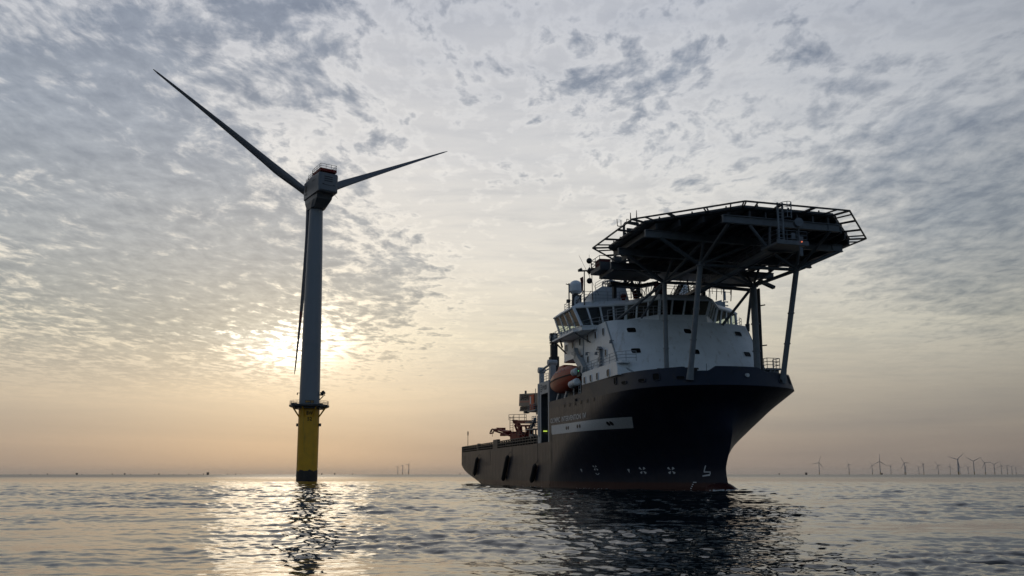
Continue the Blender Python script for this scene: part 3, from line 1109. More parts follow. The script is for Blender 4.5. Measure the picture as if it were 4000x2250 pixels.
# ------------------------------------------------ wheelhouse
BASE = [(68.3, -11.3), (76.9, -11.3), (78.4, -6.2), (82.2, -3.5), (83.0, 2.3), (79.2, 5.2), (77.8, 9.2), (69.5, 9.2)]
ZB = [19.95, 19.5, 20.15, 20.25, 20.3, 20.2, 19.6, 19.9]
TOP = [(67.7, -11.75), (75.3, -11.75), (78.6, -6.1), (83.0, -3.7), (83.7, 2.5), (79.5, 5.6), (76.8, 9.7), (69.0, 9.7)]
ZT = 22.0
m = MB()
nb = len(BASE)
m.prism([(x, y, 19.05) for x, y in [(66.3, -11.75), (75.0, -11.75), (77.6, -10.0), (77.6, 8.6), (75.0, 9.6), (68.5, 9.6)]], (0, 0, .22))
for i in range(nb):
    a, c = BASE[i], BASE[(i + 1) % nb]
    za, zc = ZB[i], ZB[(i + 1) % nb]
    if i == 1:
        za, zc = 19.5, 19.6
    if i == 5:
        za, zc = 19.7, 19.6
    m.add([(a[0], a[1], 19.0), (c[0], c[1], 19.0), (c[0], c[1], zc), (a[0], a[1], za)], [(0, 1, 2, 3)])
m.add([(x, y, 19.3) for x, y in BASE], [tuple(range(nb))])
wh = m.build("wheelhouse", "white_paint", ship)
mull = MB()
NW = [4, 4, 3, 4, 3, 4, 4, 1]
glassq = []
for i in range(nb):
    a, c = BASE[i], BASE[(i + 1) % nb]
    ta, tc2 = TOP[i], TOP[(i + 1) % nb]
    za, zc = (ZB[i], ZB[(i + 1) % nb])
    if i == 1:
        za, zc = 19.5, 19.6
    if i == 5:
        za, zc = 19.7, 19.6
    k = NW[i]
    P = lambda u: (Vector((a[0], a[1], za)).lerp(Vector((c[0], c[1], zc)), u), Vector((ta[0], ta[1], ZT)).lerp(Vector((tc2[0], tc2[1], ZT)), u))
    if i == nb - 1:
        # after wall: wings glazed, middle closed
        for u0, u1, closed in ((0, .17, 0), (.17, .80, 1), (.80, 1.0, 0)):
            p0, q0 = P(u0)
            p1, q1 = P(u1)
            if closed:
                m2 = MB()
                m2.add([p0, p1, q1, q0], [(0, 1, 2, 3)])
                m2.build("after_wall", "white_paint", wh)
            else:
                glassq.append([p0.lerp(q0, .12), p1.lerp(q1, .12), p1.lerp(q1, .52), p0.lerp(q0, .52)])
                for lo_, hi_ in ((0, .12), (.52, 1)):
                    m2 = MB()
                    m2.add([p0.lerp(q0, lo_), p1.lerp(q1, lo_), p1.lerp(q1, hi_), p0.lerp(q0, hi_)], [(0, 1, 2, 3)])
                    m2.build("after_wall", "white_paint", wh)
            mull.bar(p0, q0, .16, .2)
        continue
    for j in range(k + 1):
        p0, q0 = P(j / k)
        w = .34 if j in (0, k) else .2
        mull.bar(p0, q0, w, .16, up=(c[1] - a[1], a[0] - c[0], 0))
        if j < k:
            p1, q1 = P((j + 1) / k)
            glassq.append([p0, p1, q1, q0])
    p0, q0 = P(0)
    p1, q1 = P(1)
    mull.bar(p0, p1, .14, .1)
    mull.bar(q0, q1, .2, .14)
mull.build("window_frame", "white_paint", wh)
for q in glassq:
    g = MB()
    g.add(q, [(0, 1, 2, 3)])
    g.build("window_pane", "window_glass", wh)
# inside: consoles, chart-room block, deckhead
m = MB()
m.box(70.5, 76.5, -4.6, 3.6, 19.3, 21.95)
m.box(78.5, 80.4, -3.0, 2.5, 19.3, 20.5)
m.box(74.6, 75.6, -10.6, -8.6, 19.3, 20.3)
m.box(74.6, 75.6, 7.0, 8.8, 19.3, 20.3)
m.add([(x, y, 21.9) for x, y in TOP], [tuple(range(nb))])
m.build("bridge_interior", "black_steel", wh)
# roof with sloping eaves
m = MB()
cen = (76.0, -1.0)
def grow(P, k):
    out = []
    for x, y in P:
        dx, dy = x - cen[0], y - cen[1]
        L = math.hypot(dx, dy)
        out.append((x + dx / L * k, y + dy / L * k))
    return out
o1, o2, o3 = grow(TOP, .28), grow(TOP, .22), grow(TOP, -.75)
m.loft([[(x, y, 21.98) for x, y in o1], [(x, y, 22.12) for x, y in o1], [(x, y, 22.75) for x, y in o3]])
m.build("bridge_roof", "white_paint", wh)
# bridge wing platform fittings
m = MB()
m.rail([(66.4, -9.8, 19.27), (66.4, -11.65, 19.27), (74.9, -11.65, 19.27)], 1.0, 3, 1.2, .035)
m.rail([(76.0, -10.9, 19.4), (79.6, -8.9, 19.5)], .9, 2, 1.3, .03)
m.rail([(79.9, -9.1, 19.9), (82.6, -6.9, 20.0), (83.6, -3.6, 20.0)], 1.05, 3, 1.3, .03)
m.rail([(69, 9.5, 19.3), (75, 9.5, 19.3)], 1.0, 3, 1.2, .035)
m.rail([(76.2, 8.9, 19.5), (80.9, 8.1, 19.5), (81.3, 7.6, 19.5)], 1.1, 3, 1.4, .03)
m.rail([(65.2, -9.5, 16.7), (65.2, -5, 16.7)], 1.9, 4, 1.4, .04)
m.box(64.9, 65.4, -9.6, 8.0, 16.5, 16.7)
m.build("railing", "light_grey", wh)
m = MB()
m.box(65.7, 66.3, -11.9, -10.9, 19.25, 20.3)
m.bar((66.2, -9.7, 17.6), (67.2, -11.6, 18.9), .15, .15)
m.bar((75.6, -9.7, 17.7), (74.8, -11.4, 18.95), .15, .15)
m.tube((66.4, -11.3, 18.9), (66.4, -11.3, 18.5), .15, .2, n=10)
m.tube((68.5, -11.3, 19.0), (67.2, -10.6, 18.3), .12, n=8)
m.build("wing_fitting", "dark_steel", wh)
m = MB()
m.tube((66.35, -11.4, 19.78), (66.34, -11.55, 19.78), .3, n=20)
m.tube((66.0, -11.92, 19.78), (66.0, -11.95, 19.78), .3, n=20)
m.build("wing_lamp", "lettering_white", wh)
# monkey island: house with sloping shoulder on the bridge roof
m = MB()
pr = [(-9.7, 22.5), (-9.7, 23.75), (-8.3, 24.75), (-5.2, 24.7), (-4.6, 22.5)]
m.prism([(76.3, y, z) for y, z in pr], (-3.2, 0, 0))
m.prism([(76.3, -5.2, 24.7), (76.3, -4.6, 22.5), (75.6, -4.2, 22.5), (75.0, -4.8, 24.7)], (-1.5, 0, 0))
mi_ = m.build("monkey_island", "white_paint", ship)
m = MB()
m.rail([(76.9, -11.0, 22.6), (77.2, -6.4, 22.7), (79.3, -4.3, 22.7)], 1.2, 3, 1.6, .03)
m.rail([(76.9, -11.0, 22.6), (69.5, -11.0, 22.6), (69.0, -8, 22.6)], 1.0, 3, 1.6, .03)
m.rail([(76.2, -9.2, 24.1), (76.2, -7.9, 24.9), (76.2, -5.4, 24.8), (73.5, -5.4, 24.8)], 1.0, 3, 1.1, .03)
m.rail([(72.0, -4, 22.7), (72.0, 6.5, 22.7)], 1.1, 3, 1.5, .03)
m.build("railing", "light_grey", mi_)
m = MB()
for k in range(9):
    a0, a1 = k * .7, (k + 1) * .7
    m.tube((75.8 + .9 * math.cos(a0), -7.0 + 1.1 * math.sin(a0), 25.35), (75.8 + .9 * math.cos(a1), -7.0 + 1.1 * math.sin(a1), 25.35), .07, n=6)
    m.tube((75.8 + .9 * math.cos(a0), -7.0 + 1.1 * math.sin(a0), 24.75), (75.8 + .9 * math.cos(a0), -7.0 + 1.1 * math.sin(a0), 25.35), .05, n=6)
    m.tube((75.8, -7, 25.75), (75.8 + .9 * math.cos(a0), -7.0 + 1.1 * math.sin(a0), 25.35), .05, n=6)
m.tube((75.8, -7, 25.3), (75.8, -7, 25.95), .16, n=10)
m.build("compass_frame", "steel_grey", mi_)
m = MB()
m.box(76.3, 76.9, -5.9, -5.4, 23.4, 23.8)
m.tube((76.6, -5.65, 23.4), (76.6, -5.65, 22.9), .3, .16, n=10)
m.box(76.5, 76.8, -4.3, -3.6, 23.3, 24.3)
m.build("loudhailer", "crane_red", mi_)

# satellite dome on its pedestal, with the round emblem board
m = MB()
m.sphere((74.0, -11.0, 24.95), .88, 20, 14)
m.tube((74.0, -11.0, 24.35), (74.0, -11.0, 24.9), .88, .88, n=20)
m.tube((74.0, -11.0, 24.1), (74.0, -11.0, 24.4), .55, .86, n=20)
dome = m.build("satellite_dome", "white_paint", ship, smooth=True)
m = MB()
m.tube((74.0, -11.0, 22.6), (74.0, -11.0, 24.15), .2, .3, n=12)
m.box(74.35, 74.45, -11.65, -10.4, 21.9, 23.9)
m.tube((74.0, -11.9, 22.0), (74.0, -11.9, 25.4), .08)
m.tube((74.0, -11.9, 25.2), (74.0, -12.3, 25.3), .06)
m.box(73.8, 74.2, -12.2, -11.8, 22.9, 23.3)
m.build("dome_pedestal", "dark_steel", dome)
m = MB()
n = 24
m.add([(74.47, -11.0 + .40 * math.cos(2 * math.pi * k / n), 22.95 + .82 * math.sin(2 * math.pi * k / n)) for k in range(n)], [tuple(range(n))])
m.build("emblem", "lettering_white", dome)
m = MB()
for y0, y1, z0, z1 in [(-11.16, -11.1, 22.75, 23.2), (-10.9, -10.84, 22.75, 23.2), (-11.16, -10.84, 23.14, 23.2), (-11.16, -10.84, 22.75, 22.81)]:
    m.box(74.475, 74.49, y0, y1, z0, z1)
m.build("emblem_mark", "lettering_black", dome)
m = MB()
m.sphere((73.8, 3.85, 25.6), .75, 18, 12)
m.tube((73.8, 3.85, 24.8), (73.8, 3.85, 25.5), .75, n=18)
m.tube((73.8, 3.85, 22.6), (73.8, 3.85, 24.9), .3, .5, n=12)
m.build("satellite_dome", "white_paint", ship, smooth=True)

# signal poles, masts and aerials
m = MB()
m.tube((76.0, -10.6, 22.3), (76.0, -10.55, 26.6), .07, n=8)
m.bar((76.0, -11.35, 26.55), (76.0, -9.8, 26.7), .25, .16)
m.bar((76.0, -11.3, 26.6), (76.0, -10.9, 26.85), .3, .3)
m.tube((76, -10.6, 22.8), (76.6, -9.9, 24.0), .05)
m.tube((75.4, -11.4, 22.6), (76, -10.6, 24.2), .05)
m.build("radar_pole", "black_steel", ship)
m = MB()
m.tube((78.0, -10.25, 22.5), (78.0, -10.35, 27.6), .045, n=6)
m.tube((77.9, -9.4, 23.2), (75.9, -11.2, 28.6), .02, n=5)
m.build("signal_mast", "black_steel", ship)
m = MB()
m.path([(74, -4.35, 24.7), (74, -4.3, 33.5), (74, -4.1, 33.85), (74, -3.7, 33.95), (74, -2.3, 33.95)], .17, 10)
m.path([(74, -2.3, 33.95), (74, -2.3, 24.7)], .15, 8)
m.tube((74, -3.35, 33.95), (74, -3.35, 35.3), .11, .05)
m.tube((74, -2.5, 33.95), (74, -2.5, 35.7), .11, .04)
m.tube((74, -4.3, 33.3), (74, -5.2, 33.4), .06)
m.tube((74, -5.2, 33.4), (74, -5.25, 34.3), .05)
m.tube((74, -4.7, 33.4), (74, -4.7, 34.2), .05)
m.path([(74, -3.9, 33.95), (74, -3.9, 34.4), (74, -3.6, 34.4)], .05)
m.box(73.9, 74.1, -3.9, -2.9, 31.8, 33.2)
m.rail([(73.5, -4.6, 31.0), (73.5, -2.0, 31.0)], .9, 2, .6, .04)
m.tube((74, -5.0, 31.3), (74, -4.3, 31.3), .12)
m.tube((74, -4.9, 31.9), (74, -4.3, 31.9), .08)
m.build("main_mast", "black_steel", ship)
m = MB()
m.prism([(75.4, 6.6, 22.7), (75.4, 8.6, 22.7), (75.4, 8.6, 24.1), (75.4, 6.6, 23.5)], (-1.2, 0, 0))
m.box(74.4, 75.2, 8.7, 9.2, 22.7, 23.9)
m.tube((75.2, 9.0, 22.7), (75.2, 9.0, 25.9), .07)
m.bar((75.2, 9.15, 24.1), (75.2, 9.15, 25.3), .1, .3)
for z in (22.9, 23.4, 23.9):
    m.tube((75.2, 9.0, z), (75.2, 9.6, z), .05, .09)
m.tube((75, 7.2, 23.6), (75, 7.2, 25.3), .025)
for y in (5.5, 5.9, 6.3):
    m.tube((75.2, y, 22.6), (75.2, y, 25), .05)
m.rail([(75.3, 5.3, 23.4), (75.3, 6.5, 23.4)], 1.2, 3, .6, .04)
m.build("port_equipment_house", "light_grey", ship)


def stairs(a, b, w, n, ydir):
    """flight of open treads from a up to b"""
    m = MB()
    a, b = Vector(a), Vector(b)
    side = Vector(ydir).normalized() * (w / 2)
    for sgn in (-1, 1):
        m.bar(a + side * sgn, b + side * sgn, .08, .28)
        m.tube(a + side * sgn + Vector((0, 0, 1)), b + side * sgn + Vector((0, 0, 1)), .035)
        for k in range(5):
            q = a.lerp(b, k / 4) + side * sgn
            m.tube(q, q + Vector((0, 0, 1)), .03)
    for i in range(n):
        q = a.lerp(b, (i + .5) / n)
        m.bar(q - side, q + side, .3, .07)
    return m


stairs((77.0, -3.1, 22.7), (77.0, -5.3, 25.7), 1.3, 13, (1, 0, 0)).build("stairway", "black_steel", ship)
stairs((78.0, .2, 22.7), (78.0, 1.6, 25.2), 1.2, 10, (1, 0, 0)).build("stairway", "black_steel", ship)

# ------------------------------------------------ helideck
HC = (92.6, -.15)
oct_ = lambda r, z: [(HC[0] + r * math.cos(R(22.5 + 45 * k)), HC[1] + r * math.sin(R(22.5 + 45 * k)), z) for k in range(8)]
m = MB()
m.loft([oct_(12.45, 26.2), oct_(12.75, 26.3), oct_(12.75, 26.62), oct_(12.55, 26.66)])
deck = m.build("helideck", "dark_steel", ship)
deck['label'] = "eight-sided helicopter deck raised on legs over the bow"
o = oct_(12.75, 26.66)
for a, c in zip(o, o[1:] + o[:1]):
    for k in (.16, .5, .84):
        p = Vector(a).lerp(Vector(c), k)
        m = MB()
        m.tube(p - Vector((0, 0, .05)), p + Vector((0, 0, .1)), .09, .06, n=8)
        m.build("perimeter_light", "black_steel", deck)
# safety nets: one frame to a side
for k in range(8):
    i0, i1 = Vector(oct_(12.75, 26.4)[k]), Vector(oct_(12.75, 26.4)[(k + 1) % 8])
    e0, e1 = Vector(oct_(14.5, 26.42)[k]), Vector(oct_(14.5, 26.42)[(k + 1) % 8])
    m = MB()
    m.bar(e0, e1, .13, .14)
    m.bar(i0.lerp(e0, .96), e0, .1, .1)
    for u, dbl in ((0.01, 0), (.12, 0), (.335, 1), (.66, 1), (.88, 0), (.99, 0)):
        for sh in ((-.012, .012) if dbl else (0,)):
            m.bar(i0.lerp(i1, u + sh), e0.lerp(e1, u + sh), .11, .12)
    m.bar(i0.lerp(e0, .06), i1.lerp(e1, .06), .07, .08)
    m.build("safety_net_frame", "black_steel", deck)
# stringers and transverse girders
m = MB()
for t in np.arange(-11, 11.1, 1.7):
    reach = 11.6 if abs(t) < 5 else 11.6 - (abs(t) - 5)
    m.box(HC[0] - reach, HC[0] + reach, t - .09, t + .09, 25.62, 26.2)
m.build("deck_stringer", "dark_steel", deck)
for s, t0, t1 in [(104.0, -7.0, 5.6), (97.6, -12.0, 10.6), (90.6, -12.0, 11.6), (84.6, -10.5, 10.5)]:
    m = MB()
    m.box(s - .2, s + .2, t0, t1, 25.55, 25.62)
    m.box(s - .08, s + .08, t0, t1, 24.95, 25.55)
    m.box(s - .2, s + .2, t0, t1, 24.88, 24.95)
    m.box(s + .08, s + .19, t0, t0 + .05, 24.95, 25.55)
    m.box(s + .08, s + .19, t1 - 1.3, t1 - 1.25, 24.95, 25.55)
    m.build("transverse_girder", "truss_grey", deck)
FSj, FPj, ASj, APj = (96.4, -5.4, 22.75), (96.8, 5.5, 22.85), (88.3, -5.6, 22.7), (88.9, 5.1, 22.8)
for (bot, top, r) in [((93.5, -5.5, 11.3), FSj, .29), ((93.2, 5.5, 11.3), FPj, .29), ((88.4, -5.65, 11.3), ASj, .26), ((88.7, 5.35, 11.3), APj, .38)]:
    m = MB()
    m.tube(bot, top, r, n=14)
    m.tube(Vector(top) - Vector((0, 0, .1)), Vector(top) + Vector((0, 0, .25)), r * 1.5, n=14)
    d_ = Vector(bot).lerp(Vector(top), .12)
    m.tube(Vector(bot), d_, r * 1.45, r * 1.02, n=14)
    for k in (.35, .62):
        q = Vector(bot).lerp(Vector(top), k)
        m.tube(q - Vector((0, 0, .05)), q + Vector((0, 0, .05)), r * 1.25, n=14)
    m.build("leg", "steel_grey", deck, smooth=True)
m = MB()
m.box(88.4, 88.75, 5.85, 6.05, 11.5, 22.6)
m.tube((88.6, 6.0, 20.6), (88.6, 6.7, 20.75), .07)
m.tube((88.6, 6.0, 16.0), (88.6, 6.7, 16.1), .07)
m.build("cable_trunk", "black_steel", deck)


def strut(p, q, r, r2=None, name="strut"):
    m = MB()
    m.tube(p, q, r, r2, n=10)
    m.build(name, "truss_grey", deck, smooth=True)


for J, ups in [(FSj, [((97.6, -5.6, 24.95), .16), ((97.6, -10.4, 24.95), .2), ((104.0, -6.3, 24.9), .17), ((97.6, -.3, 24.95), .15)]),
               (FPj, [((97.6, 5.4, 24.95), .16), ((97.6, 10.2, 24.95), .2), ((104.0, 4.6, 24.9), .17), ((97.6, 1.0, 24.95), .15)]),
               (ASj, [((90.6, -5.6, 24.95), .15), ((90.6, -11.0, 24.95), .19), ((90.6, -.8, 24.95), .16), ((84.6, -7.5, 24.95), .15), ((97.4, -5.6, 24.95), .15)]),
               (APj, [((90.6, 5.1, 24.95), .15), ((90.6, 10.8, 24.95), .19), ((90.6, .6, 24.95), .15), ((84.6, 7.0, 24.95), .15), ((97.4, 5.4, 24.95), .15)])]:
    for p, r in ups:
        strut(J, p, r)
for a, c, r in [(FSj, FPj, .17), (FSj, ASj, .17), (ASj, APj, .17), (FPj, APj, .17), (FSj, APj, .15)]:
    strut(a, c, r, name="tie_bar")
# stays down to the accommodation front
strut(ASj, (81.1, -8.4, 19.6), .17, name="stay")
strut((88.0, -5.8, 22.3), (85.0, -7.0, 19.2), .13, name="stay")
strut((81.1, -8.4, 19.9), (81.0, -8.6, 19.2), .2, name="stay_foot")
strut(APj, (82.9, 4.4, 19.3), .17, name="stay")
strut((88.7, 5.0, 22.4), (82.6, 7.9, 19.4), .17, name="stay")
strut((82.6, 7.9, 19.6), (82.7, 8.0, 18.7), .3, .12, name="stay_foot")
# hangers for the access walkway
m = MB()
m.tube((104.0, -4.2, 24.9), (103.6, -1.9, 22.6), .15, n=10)
m.tube((104.0, -2.0, 24.9), (103.6, -1.9, 22.6), .13, n=10)
m.tube((103.6, -1.9, 22.6), (103.9, .4, 22.75), .15, n=10)
m.tube((103.9, .4, 22.75), (103.9, .4, 23.3), .13, n=10)
m.build("walkway_hanger", "truss_grey", deck, smooth=True)
# access walkway under the deck, forward platform and ladder
m = MB()
A, B_ = Vector((103.5, -1.4, 22.75)), Vector((76.5, 1.2, 22.9))
side = Vector((0, .5, 0))
m.bar(A, B_, 1.0, .1)
for sg in (-1, 1):
    m.bar(A + side * sg, B_ + side * sg, .1, .32)
    m.rail([A + side * sg + Vector((0, 0, .1)), B_ + side * sg + Vector((0, 0, .1))], 1.05, 3, 1.6, .035)
m.build("access_walkway", "truss_grey", deck)
m = MB()
m.box(103.3, 106.0, -2.6, .75, 22.65, 22.85)
m.box(105.9, 106.02, -2.6, .75, 22.65, 23.05)
m.rail([(103.5, -2.5, 22.85), (105.9, -2.5, 22.85), (105.9, .65, 22.85), (103.6, .65, 22.85)], 1.15, 3, 1.0, .035)
m.box(105.85, 106.0, -.3, .2, 22.9, 23.5)
m.box(105.8, 105.95, -1.0, -.6, 23.2, 23.8)
m.build("forward_platform", "truss_grey", deck)
m = MB()
for t in (-2.05, -1.55):
    m.bar((105.5, t, 22.85), (105.5, t, 26.75), .12, .16)
for k in range(12):
    m.tube((105.5, -2.05, 23.1 + k * .3), (105.5, -1.55, 23.1 + k * .3), .03)
for z in (25.2, 25.7, 26.2, 26.7):
    pts_ = [(105.5 + .75 * math.sin(a), -1.3 + .55 * math.cos(a), z) for a in np.linspace(0, math.pi, 7)]
    m.path(pts_, .03)
for a in np.linspace(.5, math.pi - .5, 4):
    m.tube((105.5 + .75 * math.sin(a), -1.3 + .55 * math.cos(a), 25.2), (105.5 + .75 * math.sin(a), -1.3 + .55 * math.cos(a), 26.7), .03)
m.build("access_ladder", "steel_grey", deck)
m = MB()
m.tube((105.9, -.2, 22.0), (105.9, -.2, 24.4), .06)
m.tube((105.8, -.25, 24.75), (106.2, -.3, 24.8), .42, .44, n=18)
m.tube((105.5, -.22, 24.7), (105.8, -.25, 24.75), .2, .42, n=18)
m.box(105.95, 106.15, -.3, .0, 21.6, 22.4)
fl = m.build("searchlight", "truss_grey", deck, smooth=True)
m = MB()
m.sphere((106.1, -.05, 22.95), .07, 10, 8)
m.build("obstruction_light", "lamp_red", deck)
# after supports and the monitor platform on the starboard quarter
m = MB()
m.prism([(79.0, -10.85, 25.35), (79.0, -7.5, 25.35), (79.0, -5.3, 25.75), (79.0, -5.3, 26.0), (79.0, -10.85, 25.8)], (3.2, 0, 0))
m.box(79.4, 84.0, -9.9, -4.0, 24.85, 25.3)
m.bar((79.2, -8.6, 24.35), (79.2, -4.8, 24.25), 1.2, .42)
m.bar((79.2, -4.8, 24.25), (79.6, -2.4, 24.75), 1.0, .38)
m.box(79.0, 83.5, -3.0, 10.0, 25.35, 25.9)
m.box(79.2, 79.7, -8.2, -7.8, 22.6, 24.2)
m.box(80.0, 80.5, 3.2, 3.6, 22.6, 25.4)
m.bar((82.5, 2.6, 24.1), (82.5, 9.6, 23.85), .3, .35)
m.bar((84.2, 9.0, 24.6), (84.0, 10.9, 24.0), .5, .35)
m.tube((79.6, -5.0, 24.1), (79.0, -4.6, 22.6), .1)
m.tube((79.6, -2.6, 24.7), (79.0, -3.4, 22.6), .1)
m.tube((79.6, 1.6, 25.4), (79.0, 2.4, 22.6), .1)
m.tube((79.6, -1.2, 25.4), (79.4, -1.2, 24.0), .13)
m.build("deck_support", "dark_steel", deck)
m = MB()
m.rail([(79.1, -6.6, 25.9), (79.1, -10.8, 25.8), (82.0, -10.8, 25.8), (82.1, -6.6, 25.9)], 1.25, 3, 1.3, .04)
m.box(79.1, 79.2, -10.8, -6.6, 25.8, 26.25)
m.box(82.0, 82.15, -10.8, -7.0, 25.8, 26.3)
m.box(81.0, 81.9, -8.9, -7.4, 25.9, 27.1)
m.tube((82.2, -6.9, 26.5), (82.6, -6.9, 26.5), .35, n=14)
pf = m.build("monitor_platform", "dark_steel", deck)
m = MB()
m.box(80.2, 81.6, -10.7, -9.3, 25.9, 26.75)
m.build("hose_box", "flag_red", pf)
m = MB()
for k in range(9):
    x, y = 77.0 + random.random() * 3, -5.2 + k * .35
    m.tube((x, y, 23.2), (x + random.uniform(-.6, .6), y + random.uniform(-.5, .6), 25.2), .05)
for k in range(6):
    y = 2.0 + k * 1.0
    m.tube((80.5, y, 22.8), (80.5, y + .2, 24.9), .06)
m.rail([(80.5, -3, 23.6), (80.5, 7, 23.6)], 1.0, 3, 1.3, .035)
m.build("pipework", "dark_steel", deck)

# bow platform with rails, bitts
m = MB()
m.box(87.0, 88.6, 6.6, 8.4, 13.3, 13.5)
m.box(87.2, 88.3, 7.2, 8.3, 12.4, 13.3)
m.rail([(87.1, 6.7, 13.5), (88.5, 6.7, 13.5), (88.5, 8.3, 13.5), (87.1, 8.3, 13.5)], 1.15, 3, .8, .04)
m.bar((88.8, 6.4, 12.3), (88.6, 7.2, 13.5), .08, .08)
m.bar((88.8, 6.9, 12.3), (88.6, 7.7, 13.5), .08, .08)
m.build("bow_platform", "steel_grey", ship)
for t in (-4.9, -4.0):
    m = MB()
    m.tube((91.9, t, 11.2), (91.9, t, 12.6), .24, .2, n=14)
    m.tube((91.9, t, 12.6), (91.9, t, 12.74), .36, .34, n=14)
    m.build("bollard", "black_steel", ship, smooth=True)
m = MB()
m.bar((front(-6.2, 13.1) + .3, -6.2, 13.1), (front(-6.2, 13.1) + .3, -5.4, 13.1), .25, .2)
m.bar((front(-3.0, 13.0) + .3, -3.3, 13.0), (front(-3, 13.0) + .3, -1.8, 13.0), .3, .22)
m.tube((90.2, -1.8, 12.2), (90.2, -1.8, 13.5), .03)
m.build("bow_fitting", "dark_steel", ship)

# ================================================ things carried by the ship
# enclosed lifeboat
lb = on_ship("lifeboat")
tag(lb, "orange enclosed lifeboat hanging in its davit below the white bridge wing", "lifeboat")


def boat_rings(zs, wid):
    rings = []
    for i in range(25):
        u = i / 24
        s = 60.6 + 11.6 * u
        k = math.sin(math.pi * min(max(u * .98 + .01, 0), 1)) ** .45
        yield u, s, k


def boat_shell(upper):
    m = MB()
    rings = []
    for u, s, k in boat_rings(None, None):
        zm = 14.05 + .25 * u
        pts = []
        for j in range(13):
            a = math.pi * j / 12
            if upper:
                hh = (1.62 * k) * (1 - .12 * abs(u - .65))
                pts.append((s, -9.75 - 1.32 * k * math.cos(a), zm + hh * math.sin(a) ** .7))
            else:
                hh = 1.82 * k ** 1.1
                pts.append((s, -9.75 - 1.37 * k * math.cos(a), zm - .06 - hh * math.sin(a) ** .8))
        rings.append(pts)
    m.loft(rings, closed=True)
    return m


boat_shell(False).build("boat_hull", "orange", lb, smooth=True)
boat_shell(True).build("canopy", "orange", lb, smooth=True)
m = MB()
ringp = []
for u, s, k in boat_rings(None, None):
    ringp.append((s, -9.75 - 1.40 * k, 14.03 + .25 * u))
for a, c in zip(ringp, ringp[1:]):
    m.bar(a, c, .1, .14)
m.build("fender_strake", "rubber", lb)
m = MB()
m.loft([rrect(66.0, -9.75, 1.5, .8, 15.2, .3), rrect(66.0, -9.75, 1.3, .65, 15.95, .3)])
m.build("steering_cupola", "orange", lb, smooth=True)
m = MB()
for k in range(5):
    m.tube((63.2 + k * 1.3, -10.98, 14.9 + .05 * k), (63.5 + k * 1.3, -10.98, 14.92 + .05 * k), .05)
m.build("grab_line", "lettering_white", lb)

# liferaft canisters
def canister(a, c, r, label):
    o = on_ship("liferaft_canister")
    tag(o, label, "liferaft", "liferaft canisters by the lifeboat")
    m = MB()
    a, c = Vector(a), Vector(c)
    m.tube(a, c, r, n=18)
    m.tube(a, a - (c - a).normalized() * r * .4, r, r * .65, n=18)
    m.tube(c, c + (c - a).normalized() * r * .4, r, r * .65, n=18)
    m.build("shell", "white_paint", o, smooth=True)
    m = MB()
    mid = (a + c) / 2
    for k in (-.25, .0, .25):
        p = mid + (c - a) * k
        m.tube(p - (c - a).normalized() * .03, p + (c - a).normalized() * .03, r * 1.04, n=18)
    m.build("strap", "steel_grey", o)


canister((70.2, -10.4, 13.0), (72.4, -10.4, 13.15), .48, "lower white liferaft canister under the lifeboat's forward end")
canister((71.2, -10.4, 14.45), (72.3, -10.4, 14.5), .46, "upper white liferaft canister beside the green side light")

# fenders slung along the shell
for (a, c, lab) in [((16.3, 4.75), (13.6, 1.35), "aftmost black tube fender slung on the hull near the stern"),
                    ((38.9, 4.65), (35.6, .55), "longest black tube fender on the hull, between the other two"),
                    ((54.5, 3.1), (52.4, .4), "black tube fender on the hull nearest the hangar frame")]:
    o = on_ship("hull_fender")
    tag(o, lab, "fender", "tube fenders slung along the hull")
    m = MB()
    p, q = Vector((a[0], -HB - .38, a[1])), Vector((c[0], -HB - .38, c[1]))
    dd = (q - p).normalized()
    prof = [(0, .10), (.22, .26), (.5, .36), ((q - p).length - .5, .36), ((q - p).length - .22, .26), ((q - p).length, .10)]
    for (l0, r0), (l1, r1) in zip(prof, prof[1:]):
        m.tube(p + dd * l0, p + dd * l1, r0, r1, n=14, caps=False)
    m.build("tube", "rubber", o, smooth=True)
    m = MB()
    m.tube(p, (p.x + .2, -HB + .02, p.z + .6), .03)
    m.build("sling", "black_steel", o)

# red deck crane with its frame
cr = on_ship("deck_crane")
tag(cr, "red knuckle boom deck crane folded low beside the after rail", "crane")
YC = -7.0


def plate(m, pts, y=YC, th=.5):
    m.prism([(s, y, z) for s, z in pts], (0, th, 0))


m = MB()
plate(m, [(26.28, 9.07), (28.16, 9.08), (28.69, 8.72), (31.28, 8.6), (33.04, 8.65), (33.16, 6.2), (26.83, 6.2)], th=2.2)
m.tube((29.5, YC, 5.2), (29.5, YC, 7), 1.4, n=16)
m.build("pedestal", "crane_red", cr)
m = MB()
m.tube((26.8, YC, 9.1), (22.4, YC, 9.4), .24, n=10)
m.tube((22.4, YC, 9.4), (17.7, YC, 9.95), .24, .2, n=10)
m.tube((17.7, YC, 9.95), (14.3, YC, 10.1), .24, .2, n=10)
m.tube((26.6, YC, 8.4), (21.2, YC, 9.05), .17, n=10)
m.tube((21.2, YC, 9.05), (15.2, YC, 9.82), .17, n=10)
plate(m, [(21.4, 9.3), (23.6, 9.5), (23.0, 8.57), (19.2, 8.65), (19.2, 9.0)], th=.8)
plate(m, [(16.15, 10.4), (20.65, 10.15), (20.65, 9.7), (17.38, 9.85)], th=.7)
m.build("boom", "crane_red", cr, smooth=True)
m = MB()
pts_ = [(14.4, 10.1), (13.2, 10.28), (12.1, 10.1), (11.4, 9.75), (11.1, 9.5), (13.7, 9.46), (14.3, 9.9)]
for a, c in zip(pts_, pts_[1:]):
    m.bar((a[0], YC, a[1]), (c[0], YC, c[1]), .22, .16, up=(0, 1, 0))
m.bar((12.6, YC, 10.1), (12.9, YC, 9.5), .15, .15)
